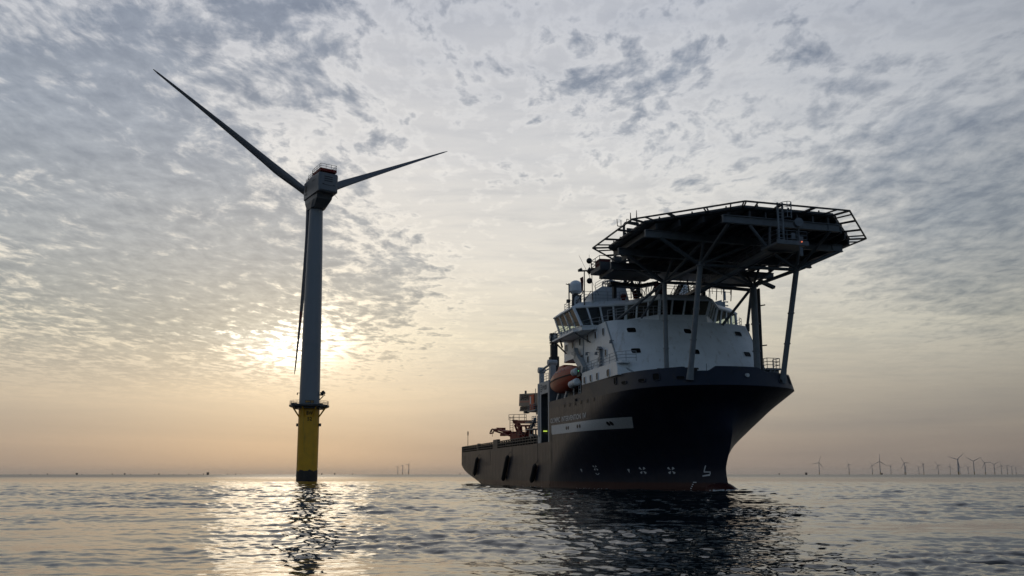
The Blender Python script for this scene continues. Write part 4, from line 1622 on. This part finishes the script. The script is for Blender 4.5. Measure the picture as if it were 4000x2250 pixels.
m.tube((13.0, YC, 9.46), (13.25, YC, 8.85), .04)
m.build("boom_tip", "crane_red", cr)
m = MB()
plate(m, [(28.69, 11.03), (39.03, 10.4), (39.03, 9.86), (29.48, 10.41)], th=1.2)
plate(m, [(27.76, 11.16), (29.87, 11.03), (32.8, 9.72), (33.04, 8.6), (31.28, 8.6), (31.54, 9.59), (28.56, 10.63)])
plate(m, [(32.3, 10.02), (39.02, 9.67), (39.02, 9.35), (31.54, 9.75)], th=1.0)
plate(m, [(38.35, 9.45), (39.07, 9.4), (39.05, 6.0), (38.31, 6.0)])
for a, c in [((32.79, 9.26), (35.84, 7.6)), ((38.56, 9.13), (35.72, 7.6)), ((36.69, 9.5), (37.9, 8.4)), ((29.87, 10.08), (31.28, 9.0))]:
    m.bar((a[0], YC, a[1]), (c[0], YC, c[1]), .3, .22)
m.build("frame", "crane_red", cr)
m = MB()
m.rail([(28.0, YC - .6, 11.05), (38.2, YC - .6, 10.42), (39.2, YC - .6, 10.3)], 1.0, 2, 3.5, .045)
for s in (26.45, 28.6):
    m.tube((s, YC, 8.6), (s, YC, 11.8), .05)
for z in np.arange(9.0, 11.8, .42):
    m.tube((26.45, YC, z), (28.6, YC, z - .1), .035)
m.rail([(31, YC, 8.0), (38.3, YC, 7.9)], 1.0, 3, 1.8, .04)
m.build("railing", "black_steel", cr)
m = MB()
m.bar((39.0, YC, 10.05), (43.6, YC, 9.85), 1.5, .14)
m.bar((39.0, YC, 8.87), (43.6, YC, 8.71), 1.5, .18)
m.rail([(39.5, YC, 9.0), (43.6, YC, 8.8)], 1.0, 3, .9, .05)
m.rail([(40.5, YC, 10.0), (43.6, YC, 9.9)], .9, 3, .9, .05)
m.bar((40.2, YC, 9.2), (42.3, YC, 10.5), .4, .3)
for s in (39.4, 41.0, 42.6):
    m.bar((s, YC, 5.6), (s, YC, 8.8), .2, .2)
m.box(40.2, 42, YC - .4, YC + .4, 6.4, 8.0)
m.build("service_platform", "steel_grey", cr)

# gangway with its orange cab, raised above the after deck
gw = on_ship("access_gangway")
tag(gw, "grey lettered gangway boom with bright orange cab raised above the after deck", "gangway")
YG = -3.0
m = MB()
plate(m, [(18.36, 16.72), (30.2, 15.82), (46, 15.0), (46, 13.2), (30.16, 13.54), (18.02, 14.41)], YG, 1.6)
plate(m, [(18.02, 14.35), (30.0, 13.55), (30.0, 12.7), (17.37, 13.49)], YG + .25, 1.2)
m.box(16.0, 18.1, YG + .7, YG + .85, 13.92, 14.0)
m.box(16.0, 18.1, YG + .7, YG + .95, 14.38, 14.45)
m.tube((19.9, YG + .8, 16.6), (19.9, YG + .8, 17.2), .2)
m.box(19.8, 21, YG + .4, YG + 1.2, 12.9, 13.4)
m.build("gangway_boom", "gangway_grey", gw)
m = MB()
m.box(44.0, 49.0, YG - 1.5, YG + 3.5, 5.2, 15.8)
m.build("gangway_tower", "steel_grey", gw)
m = MB()
m.prism([(18.3, YG - .03, 15.38), (26.0, YG - .025, 14.8), (26.0, YG - .025, 14.5), (18.25, YG - .025, 15.05)], (0, .02, 0))
m.build("gangway_band", "band_red", gw)
v, f = text_fit("SAFEWAY", 7.6, 1.02, .02)
decal(v, f, lambda a, c: (19.4 + a, YG - .02, 15.44 + c - .085 * a)).build("gangway_lettering", "lettering_black", gw)
v, f = text_fit("SAFEWAY", 7.2, .62, .03)
decal(v, f, lambda a, c: (18.7 + a + c * .25, YG + .22, 13.62 + c - .066 * a)).build("gangway_lettering", "lettering_black", gw)
m = MB()
m.box(25.5, 28.3, YG - .12, YG + 2.0, 12.95, 15.75)
m.build("cab", "gangway_orange", gw)
m = MB()
m.box(25.9, 26.7, YG - .15, YG - .12, 14.2, 15.5)
m.build("cab_window", "lettering_white", gw)
m = MB()
m.box(25.4, 30.4, YG - .45, YG + 2.2, 12.72, 12.93)
m.rail([(25.5, YG - .4, 12.93), (30.3, YG - .4, 12.93), (30.3, YG + 2.1, 12.93)], 1.0, 3, 1.2, .045)
m.tube((28.1, YG + .3, 15.75), (28.1, YG + .3, 16.8), .06)
m.box(28.6, 29.9, YG + .2, YG + 1.1, 12.1, 12.72)
m.build("cab_platform", "steel_grey", gw)

# day shapes: ball, diamond, ball
for kind, z, lab in [("ball", 27.4, "upper black ball day shape hoisted beside the helideck corner"),
                     ("diamond", 26.15, "black diamond day shape between two hoisted balls"),
                     ("ball", 24.9, "lower black ball day shape hoisted above the bridge roof")]:
    m = MB()
    c = (78.0, -10.62, z)
    if kind == "ball":
        m.sphere(c, .36, 18, 12)
    else:
        m.tube((c[0], c[1], z - .48), c, .02, .42, n=4)
        m.tube(c, (c[0], c[1], z + .48), .42, .02, n=4)
    m.tube((c[0], c[1], z + .4), (c[0], c[1], z + .8), .02, n=5)
    o = m.build("day_shape", "black_steel", None, smooth=(kind == "ball"))
    o.location = SHIP_LOC
    o.rotation_euler = (0, 0, SHIP_ROT)
    tag(o, lab, "day shape", "day shapes on the signal mast")

# furled flag
m = MB()
g = []
for j in range(9):
    for i in range(5):
        u, w = i / 4, j / 8
        g.append((76.02 + .06 * math.sin(6 * u + 5 * w), -10.62 - (.10 + .42 * u * (1 - .55 * w)), 25.9 - 1.75 * w - .25 * u))
for y_off in (0, .02):
    m.add([(p[0] + y_off, p[1], p[2]) for p in g], [(j * 5 + i, j * 5 + i + 1, j * 5 + i + 6, j * 5 + i + 5) for j in range(8) for i in range(4)])
o = m.build("flag", "flag_red", None, smooth=True)
o.location = SHIP_LOC
o.rotation_euler = (0, 0, SHIP_ROT)
tag(o, "dark red flag hanging limp from the pole on the bridge roof", "flag")

# red fire locker on the roof
fl_ = on_ship("fire_locker")
tag(fl_, "small dark red locker on the bridge roof under the helideck", "locker")
m = MB()
m.loft([rrect(80.6, -2.45, .5, .6, 23.15, .12), rrect(80.6, -2.45, .5, .6, 24.45, .12)])
m.build("cabinet", "flag_red", fl_)
m = MB()
m.box(81.1, 81.13, -2.95, -1.95, 23.75, 23.8)
m.box(80.2, 81.0, -3.0, -1.9, 22.7, 23.15)
m.build("stand", "dark_steel", fl_)

# foam where the stem cuts the water
m = MB()
rr = random.Random(5)
for k in range(170):
    u = rr.random()
    x, y = 91.2 + 1.6 * u + rr.uniform(-.35, .35), -.9 - 2.4 * (1 - u) * rr.random() + rr.uniform(-.3, 2.6)
    r0 = rr.uniform(.05, .17)
    m.sphere((x, y, -.12 + rr.uniform(-.03, .10)), r0, 8, 6, sz=.5)
for k in range(130):
    s_ = 40 + 50 * rr.random() ** .6
    t_ = -half(min(s_, 90.0), 0.0) - abs(rr.gauss(0.1, .35))
    m.sphere((s_, t_, SEA + rr.uniform(-.01, .05)), rr.uniform(.03, .10), 7, 5, sz=.35)
o = m.build("foam", "foam_white", None, smooth=True)
o.location = SHIP_LOC
o.rotation_euler = (0, 0, SHIP_ROT)
tag(o, "white foam where the bow meets the water", "foam", kind='stuff')


# ================================================ wind turbines
def blade_mb(Rr, root, chord, tip, hub_r, seg=26, n=12, band=None, pitch=0.0):
    """blade along +z, chord along x, thickness along y, starting at the hub"""
    m = MB()
    rings = []
    for i in range(seg + 1):
        u = i / seg
        r = hub_r + (Rr - hub_r) * u
        if u < .2:
            w = u / .2
            c = root + (chord - root) * (3 * w * w - 2 * w ** 3)
            th = root * (1 - w) + chord * .28 * w
        else:
            w = (u - .2) / .8
            c = chord + (tip - chord) * (w ** .85)
            th = c * (.28 - .12 * w)
        if u > .97:
            c *= .45 + .55 * (1 - u) / .03
            th *= .5
        tw = R(14) * (1 - u) ** 2 + R(4) + pitch * min(1, u / .08)
        pre = 2.4 * u * u * (Rr / 60)
        ring = []
        for k in range(n):
            a = 2 * math.pi * k / n
            x, y = c / 2 * math.cos(a) - c * .18 * min(1, u / .2), th / 2 * math.sin(a)
            ring.append((x * math.cos(tw) - y * math.sin(tw), x * math.sin(tw) + y * math.cos(tw) + pre, r))
        rings.append(ring)
    o = len(m.v)
    m.loft(rings)
    if band:
        for fi, f in enumerate(m.f):
            z = sum(m.v[i][2] for i in f) / len(f) / Rr
            if any(b0 <= z <= b1 for b0, b1 in band):
                m.mi[fi] = 1
    return m


T0 = Vector((-63.4, 264.0, 0.0))
YAW = 0.581
wt = empty("wind_turbine", (T0.x, T0.y, SEA), YAW)      # local y points down the rotor axis, x across
tag(wt, "tall grey wind turbine on a yellow base standing near in the sea", "wind turbine")
DZ = -SEA


def lathe(prof, n=48, mi=None):
    m = MB()
    rings = [[(r * math.cos(2 * math.pi * k / n), r * math.sin(2 * math.pi * k / n), z) for k in range(n)] for r, z in prof]
    m.loft(rings)
    return m


lathe([(3.15, 23.0 + DZ), (3.08, 30), (2.95, 42), (2.75, 56), (2.5, 70), (2.2, 82), (2.07, 88 + DZ)], 56).build("tower", "turbine_grey", wt, smooth=True)
m = MB()
for z in (42.0, 64.0):
    r_ = float(np.interp(z, [23, 42, 56, 70, 88], [3.15, 2.95, 2.75, 2.5, 2.07])) + .02
    m.tube((0, 0, z - .06), (0, 0, z + .06), r_, n=56, caps=False)
m.build("tower_flange", "steel_grey", wt, smooth=True)
lathe([(3.2, 1.6 + DZ), (3.2, 12), (3.2, 22.4 + DZ)], 56).build("transition_piece", "yellow_paint", wt, smooth=True)
m = MB()
nn = 64
jag = [2.75 + DZ + .22 * math.sin(k * .7) + .18 * math.sin(k * 1.9 + 1) for k in range(nn)]
m.loft([[(3.225 * math.cos(2 * math.pi * k / nn), 3.225 * math.sin(2 * math.pi * k / nn), z if z is not None else jag[k]) for k in range(nn)] for z in (-6.0, 1.2, None)])
m.build("splash_zone", "wet_growth", wt, smooth=True)
# work platform
m = MB()
na_ = 12
rg = lambda r, z: [(r * math.cos(2 * math.pi * (k + .5) / na_), r * math.sin(2 * math.pi * (k + .5) / na_), z) for k in range(na_)]
m.loft([rg(5.9, 22.3 + DZ), rg(6.15, 22.5 + DZ), rg(6.15, 23.0 + DZ), rg(6.0, 23.05 + DZ)])
m.loft([rg(5.0, 21.8 + DZ), rg(5.0, 22.3 + DZ)])
for k in range(na_):
    a = 2 * math.pi * (k + .5) / na_
    m.box(6.0 * math.cos(a) - .5, 6.0 * math.cos(a) + .5, 6.0 * math.sin(a) - .5, 6.0 * math.sin(a) + .5, 22.3 + DZ, 23.25 + DZ) if k % 3 == 0 else None
plat = m.build("work_platform", "dark_steel", wt)
m = MB()
pp = rg(5.95, 23.05 + DZ)
m.rail(pp + pp[:1], 1.15, 3, 1.6, .045)
m.build("railing", "steel_grey", plat)
for k in range(8):
    a = 2 * math.pi * k / 8 + R(-87.3)
    m = MB()
    m.tube((3.15 * math.cos(a), 3.15 * math.sin(a), 19.2 + DZ), (5.3 * math.cos(a), 5.3 * math.sin(a), 22.2 + DZ), .2, n=8)
    m.build("platform_brace", "yellow_paint", plat)
m = MB()
cl = -YAW
for sg in (-1, 1):
    ox, oy = 3.45 * sg * math.cos(cl), 3.45 * sg * math.sin(cl)
    m.box(ox - .3, ox + .3, oy - .5, oy + .5, 16.4 + DZ, 17.3 + DZ)
m.build("lifting_lug", "dark_steel", wt)


def facing(a, c, r, z, ex=0.0):
    """wrap lettering round the tube on the side facing the boat"""
    base = -math.pi / 2 - YAW + math.atan2(-T0.x, T0.y) * 1.0 + ex
    an = base + a / r
    return (r * math.cos(an), r * math.sin(an), z + c)


v, f = text_fit("BW", 2.0, 1.15, .02)
decal(v, f, lambda a, c: facing(a - 1.0 + .25, c, 3.23, 19.75 + DZ)).build("tower_number", "lettering_black", wt)
v, f = text_fit("52", 1.4, 1.15, .02)
decal(v, f, lambda a, c: facing(a - .7 + .25, c, 3.23, 17.95 + DZ)).build("tower_number", "lettering_black", wt)
m = MB()
for i in range(8):
    m.add([facing(-1.3 + 2.7 * (i + j) / 8, hh, rr_, 23.2 + DZ) for j, hh, rr_ in ((0, 0, 6.25), (1, 0, 6.25), (1, .85, 6.25), (0, .85, 6.25))], [(0, 1, 2, 3)])
sg_ = m.build("number_board", "dark_steel", plat)
v, f = text_fit("BW 52", 2.3, .55, .015)
decal(v, f, lambda a, c: facing(a - 1.1, c, 6.29, 23.35 + DZ)).build("number", "yellow_paint", sg_)
# davit crane and lamp bracket on the tower
m = MB()
an = -YAW
P = lambda r, z, da=0: (r * math.cos(an + da), r * math.sin(an + da), z + DZ)
m.tube(P(3.1, 24.6), P(4.3, 25.9), .16)
m.tube(P(3.1, 26.2), P(4.4, 26.2), .22)
m.bar(P(3.4, 26.7), P(4.8, 26.9), .9, .7)
m.bar(P(3.8, 27.2), P(4.5, 27.35), .5, .5)
m.bar(P(4.6, 26.4), P(4.75, 25.9), .2, .2)
m.build("davit", "black_steel", wt)
m = MB()
an = math.pi - YAW
m.tube(P(3.0, 26.8), P(3.95, 26.85), .1)
m.tube(P(3.85, 26.85), P(3.9, 26.2), .16)
m.box(P(4.6, 0)[0] - .7, P(4.6, 0)[0] + .7, P(4.6, 0)[1] - .5, P(4.6, 0)[1] + .5, 23.1 + DZ, 23.7 + DZ)
m.build("lamp_bracket", "black_steel", wt)

# nacelle (local x across, y towards the rotor)
ZN = DZ
m = MB()
def nac(y, w0, w1, w2, z0, z1, z2, z3):
    """section: belly bottom, waist, shoulder, roof"""
    return [(-w0, y, z0), (w0, y, z0), (w1, y, z1), (w1 + .02, y, z2), (w2, y, z3), (-w2, y, z3), (-w1 - .02, y, z2), (-w1, y, z1)]
Z = lambda z: z + ZN
m.loft([nac(-10.3, 2.2, 2.4, 2.2, Z(90.0), Z(90.4), Z(95.0), Z(95.4)),
        nac(-9.9, 3.0, 3.15, 2.9, Z(89.6), Z(89.7), Z(95.2), Z(95.7)),
        nac(-4, 3.1, 3.3, 3.05, Z(89.5), Z(89.7), Z(95.3), Z(95.8)),
        nac(3.2, 3.0, 3.2, 3.0, Z(89.6), Z(89.8), Z(95.2), Z(95.6))])
nc = m.build("nacelle", "nacelle_grey", wt)
m = MB()
m.loft([[(-2.6, -7.6, Z(89.6)), (2.6, -7.6, Z(89.6)), (2.9, -4, Z(89.6)), (2.9, 3.0, Z(89.6)), (-2.9, 3.0, Z(89.6)), (-2.9, -4, Z(89.6))],
        [(-2.5, -6.9, Z(88.2)), (2.5, -6.9, Z(88.2)), (2.8, -3.6, Z(88.2)), (2.8, 2.8, Z(88.2)), (-2.8, 2.8, Z(88.2)), (-2.8, -3.6, Z(88.2))],
        [(-1.9, -3.4, Z(86.3)), (1.9, -3.4, Z(86.3)), (2.3, -1.6, Z(86.3)), (2.3, 2.3, Z(86.3)), (-2.3, 2.3, Z(86.3)), (-2.3, -1.6, Z(86.3))]])
m.build("nacelle_belly", "nacelle_grey", nc)
m = MB()
m.tube((0, 3.2, Z(92.6)), (0, 4.4, Z(92.6)), 2.9, n=24)
m.tube((0, 4.4, Z(92.6)), (0, 6.6, Z(92.6)), 2.3, 2.1, n=24)
m.tube((0, 6.6, Z(92.6)), (0, 8.2, Z(92.6)), 2.1, .6, n=24)
hubo = m.build("hub", "nacelle_grey", wt, smooth=True)
m = MB()
m.box(-2.7, 2.7, -10.0, -3.0, Z(96.2), Z(96.35))
for (x0, x1, y0, y1) in [(-2.7, -2.62, -10, -3), (2.62, 2.7, -10, -3), (-2.7, 2.7, -10, -9.92)]:
    m.box(x0, x1, y0, y1, Z(96.35), Z(97.1))
m.box(-2.2, 2.2, -9, -4, Z(95.7), Z(96.2))
m.box(-2.9, 1.5, -3.0, .3, Z(95.6), Z(96.1))
hp = m.build("hoist_platform", "crane_red", nc)
m = MB()
m.rail([(-2.6, -3, Z(97.0)), (-2.6, -9.95, Z(97.0)), (2.6, -9.95, Z(97.0)), (2.6, -3, Z(97.0))], 1.5, 2, 1.5, .06)
m.rail([(-2.8, .3, Z(95.9)), (-2.8, -3.0, Z(95.9))], 1.3, 2, 1.2, .06)
m.tube((-2.7, -3.0, Z(96)), (-2.7, -3.0, Z(98.2)), .12)
m.tube((-2.9, 0.2, Z(96)), (-2.9, .2, Z(98.0)), .04)
m.rail([(-2.9, 2.4, Z(95.5)), (-2.9, .4, Z(95.6))], .9, 2, 1.0, .06)
m.build("railing", "black_steel", hp)
# emblem on the nacelle's side and vents on its back
m = MB()
for p in [[(-.9, -1.1), (-.5, -1.1), (.1, .9), (-.05, 1.2)], [(.1, 1.2), (.35, 1.0), (.75, -1.0), (.4, -1.0), (.05, .7)], [(-.35, -.5), (.1, -.2), (.45, -.45), (.1, -.5)]]:
    m.add([(-3.37, 1.0 - a, Z(92.8) + c) for a, c in p], [tuple(range(len(p)))])
m.build("emblem", "lettering_black", nc)
m = MB()
for k in range(3):
    m.box(-3.39, -3.37, -.4 + .2 * k, 1.6 - .1 * k, Z(91.2 - .22 * k), Z(91.3 - .22 * k))
m.build("emblem", "lettering_black", nc)
m = MB()
m.box(-3.37, -3.35, -7.5, -4.6, Z(93.9), Z(94.0))
m.build("side_lettering", "lettering_black", nc)
m = MB()
for k, z in enumerate((94.2, 93.5, 92.8)):
    m.box(-1.4, 1.3, -10.34, -10.305, Z(z), Z(z + .3))
m.box(-2.0, -1.4, -10.34, -10.305, Z(91.6), Z(92.0))
m.box(1.5, 2.0, -10.34, -10.305, Z(91.6), Z(91.9))
m.box(-1.4, 1.4, -10.34, -10.305, Z(91.55), Z(91.7))
m.build("vent", "black_steel", nc)
m = MB()
m.tube((2.6, -8.5, Z(89.6)), (3.6, -9.2, Z(88.2)), .05)
m.build("drip_hose", "black_steel", nc)
bm_ = blade_mb(59.4, 2.5, 2.8, .5, 1.6, seg=34, n=14, band=[(.66, .70)], pitch=R(-33))
first = None
for k in range(3):
    ang = 0.484 + k * 2 * math.pi / 3
    # direction in the rotor plane: x across, z up
    if first is None:
        bo = bm_.build("blade", ["blade_grey", "band_red"], wt, smooth=True)
        first = bo
    else:
        bo = bpy.data.objects.new("blade", first.data)
        COL.objects.link(bo)
        bo.parent = wt
    if k != 2:                                        # backlight put into colour: red bands of the other two blades painted grey
        bo.material_slots[1].link = 'OBJECT'
        bo.material_slots[1].material = MATS["blade_grey"]
    bo.location = (0, 5.9, Z(92.7))
    bo.rotation_euler = (R(-4.6) * 0, math.pi / 2 - ang, 0)

# ------------------------------------------------ turbines along the horizon
FARV = {}


def far_turbine(az, dist, hub, rotor, yaw, ph, label, group, thick=1.0, nac_big=False):
    """az: tangent of the bearing from the view axis"""
    x, y = az * dist, dist
    t = empty("wind_turbine", (x, y, SEA), -math.atan(az) + yaw)
    tag(t, label, "wind turbine", group)
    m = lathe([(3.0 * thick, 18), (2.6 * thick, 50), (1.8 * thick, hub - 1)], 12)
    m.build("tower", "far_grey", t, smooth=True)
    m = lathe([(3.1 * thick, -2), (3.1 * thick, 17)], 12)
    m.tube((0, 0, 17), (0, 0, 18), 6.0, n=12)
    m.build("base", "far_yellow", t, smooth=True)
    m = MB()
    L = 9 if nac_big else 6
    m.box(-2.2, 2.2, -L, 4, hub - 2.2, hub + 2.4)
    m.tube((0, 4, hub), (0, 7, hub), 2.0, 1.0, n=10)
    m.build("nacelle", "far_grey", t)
    key = round(rotor)
    for k in range(3):
        if key not in FARV:
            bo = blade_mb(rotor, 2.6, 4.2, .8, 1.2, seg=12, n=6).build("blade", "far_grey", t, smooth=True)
            FARV[key] = bo.data
        else:
            bo = bpy.data.objects.new("blade", FARV[key])
            COL.objects.link(bo)
            bo.parent = t
        bo.location = (0, 5.5, hub)
        bo.rotation_euler = (0, math.pi / 2 - (ph + k * 2 * math.pi / 3), 0)


PXF = 1 / 3300.0
G1 = "far wind turbines right of the ship's bow"
Dg = R
for px, hubpx, yaw, ph, lab in [
    (3206, 45.5, .25, 70, "leftmost far turbine of the row right of the bow, standing alone"),
    (3323, 39, .9, 115, "second far turbine right of the bow, alone left of the three-turbine cluster"),
    (3414, 34.5, .7, 115, "smaller far turbine just left of the tall one with an upright blade"),
    (3445, 50.5, .1, 86, "tall far turbine with one blade pointing straight up beside a dark box"),
    (3487, 32, .8, 45, "small far turbine just right of the tall one with an upright blade"),
    (3542, 45, .6, 118, "far turbine overlapping a smaller one in the middle of the row"),
    (3546, 30, .9, 30, "small far turbine half hidden behind a larger one in the row's middle"),
    (3597, 27, .6, 133, "small far turbine left of the one with blades folded close to its tower"),
    (3616, 40, 1.15, 125, "far turbine seen nearly edge-on, its blades close to its tower"),
    (3673, 35.5, .6, 123, "far turbine standing by itself left of the small one before the thick tower"),
    (3720, 31.5, .7, 78, "small far turbine between a lone turbine and the thickest tower"),
    (3752, 59, .35, 42, "nearest far turbine with the thickest tower and boxy nacelle"),
    (3758, 28, .5, -10, "small far turbine partly hidden behind the thickest tower"),
    (3791, 27, .5, 20, "faint small far turbine between the thickest tower and a wide Y-shaped one"),
    (3814, 52, .1, 28, "tall far turbine with its blades spread in a wide Y"),
    (3858, 45, .5, 125, "far turbine right of the wide Y, one blade pointing up to the left"),
    (3894, 39, .3, 27, "far turbine third to the right of the thickest tower"),
    (3921, 34, .5, 92, "small far turbine with a thin upright blade near the frame's right edge"),
    (3944, 31.5, .4, 30, "fourth far turbine from the right end of the row"),
    (3962, 29.5, .5, 40, "penultimate far turbine at the right end of the row"),
    (3978, 26.5, .5, 32, "last far turbine at the right end of the row")]:
    dist = 3300 * 92 / hubpx
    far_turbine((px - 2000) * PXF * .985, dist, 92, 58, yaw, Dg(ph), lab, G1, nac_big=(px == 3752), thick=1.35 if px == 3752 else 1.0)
G2 = "three far turbines left of the ship's stern"
for px, hubpx, yaw, ph, lab in [(1552, 29, 1.05, 55, "leftmost and smallest of three far turbines left of the ship's stern"),
                                (1571, 34, 1.15, 65, "middle of three far turbines left of the ship's stern"),
                                (1595, 37, .95, 52, "rightmost and tallest of three far turbines left of the ship's stern")]:
    far_turbine((px - 2000) * PXF * .985, 3300 * 92 / hubpx, 92, 62, yaw, Dg(ph), lab, G2, thick=1.2)
G3 = "faint turbines deep on the horizon by the yellow tower"
for px in (1006, 1018, 1030, 1092, 1097, 1133, 1330, 1345, 1420, 1736):
    far_turbine((px - 2000) * PXF * .985, 33000, 92, 58, .4 + (px % 7) * .1, Dg(px % 120), "faint tiny turbine deep in the haze on the horizon by the yellow tower", G3)

# ------------------------------------------------ foundations without towers along the horizon
G4 = "bare turbine foundations along the horizon"


def foundation(px, wpx, hpx, label, k=0):
    dist = 3300 * 9.0 / wpx if wpx > 5 else 3300 * 6.5 / wpx
    az = (px - 2000) * PXF * .985
    hh = hpx * dist / 3300
    w = wpx * dist / 3300 / 2
    t = empty("turbine_foundation", (az * dist, dist, SEA), .3 * k)
    tag(t, label, "foundation", G4)
    m = lathe([(w * .86, -2), (w * .86, hh * .72)], 12)
    m.build("pile", "far_dark", t, smooth=True)
    m = lathe([(w * .9, hh * .62), (w, hh * .68), (w, hh * .8)], 12)
    for a in np.arange(0, 6.28, .785):
        m.tube((w * .95 * math.cos(a), w * .95 * math.sin(a), hh * .78), (w * .95 * math.cos(a), w * .95 * math.sin(a), hh), .35)
    m.tube((0, 0, hh * .8), (0, 0, hh * .97), w * .55, n=12)
    m.build("platform", "far_dark", t)


for i, (px, w, h_, lab) in enumerate([
    (111, 3.2, 3, "first faint bare foundation at the far left of the horizon"),
    (178, 4.2, 4.5, "small bare foundation left of the broad lopsided one on the left horizon"),
    (293, 9, 7.5, "broad lopsided bare foundation on the left horizon"),
    (312, 3, 2.5, "tiny bare foundation just right of the broad lopsided one"),
    (432, 4, 4.5, "small bare foundation left of the mid-sized one on the left horizon"),
    (481, 6, 6.5, "mid-sized bare foundation in the middle of the left horizon"),
    (504, 3, 3, "tiny bare foundation just right of the mid-sized one"),
    (599, 3, 3, "tiny bare foundation touching the left of a darker one"),
    (615, 5, 5.5, "darker bare foundation halfway between the mid-sized and the largest one"),
    (673, 3, 2.5, "tiny bare foundation second to the left of the largest one's neighbour"),
    (732, 3.4, 3.5, "small bare foundation left of the pair with the largest one"),
    (790, 4, 4.5, "small bare foundation just left of the largest one"),
    (807, 10, 10, "largest dark bare foundation on the horizon left of the yellow tower"),
    (885, 3, 3.5, "first tiny bare foundation right of the largest one"),
    (916, 4, 4.5, "small bare foundation between two tiny ones left of the yellow tower"),
    (937, 3, 3, "tiny bare foundation nearest to the left of the yellow tower"),
    (1254, 4.4, 5.5, "nearest bare foundation to the right of the yellow tower"),
    (1305, 5, 6.5, "second bare foundation right of the yellow tower"),
    (1375, 3.4, 4.5, "third bare foundation right of the yellow tower"),
    (1796, 3.4, 4.5, "small bare foundation close to the left of the ship's stern"),
    (3048, 4.4, 5.5, "small bare foundation just right of the ship's bow"),
    (3154, 9.5, 9, "large dark bare foundation right of the bow, left of the turbine row"),
    (3451, 6, 6.5, "dark bare foundation at the foot of the tall turbine with an upright blade")]):
    foundation(px, w, h_, lab, i)


# ------------------------------------------------ sea air
def build_haze():
    m = bpy.data.materials.new("sea_haze")
    m.use_nodes = True
    T = NT(m.node_tree)
    T.n.clear()
    v = T.node('ShaderNodeVolumePrincipled')
    v.inputs['Color'].default_value = (0.98, 0.95, 0.92, 1)
    v.inputs['Density'].default_value = 2.0e-5
    v.inputs['Anisotropy'].default_value = 0.7
    out = T.node('ShaderNodeOutputMaterial')
    T.l.new(v.outputs[0], out.inputs['Volume'])
    MATS["sea_haze"] = m
    o = MB().box(-39000, 39000, -39000, 39000, -3.0, 170.0).build("haze", "sea_haze")
    tag(o, kind='stuff')


build_haze()
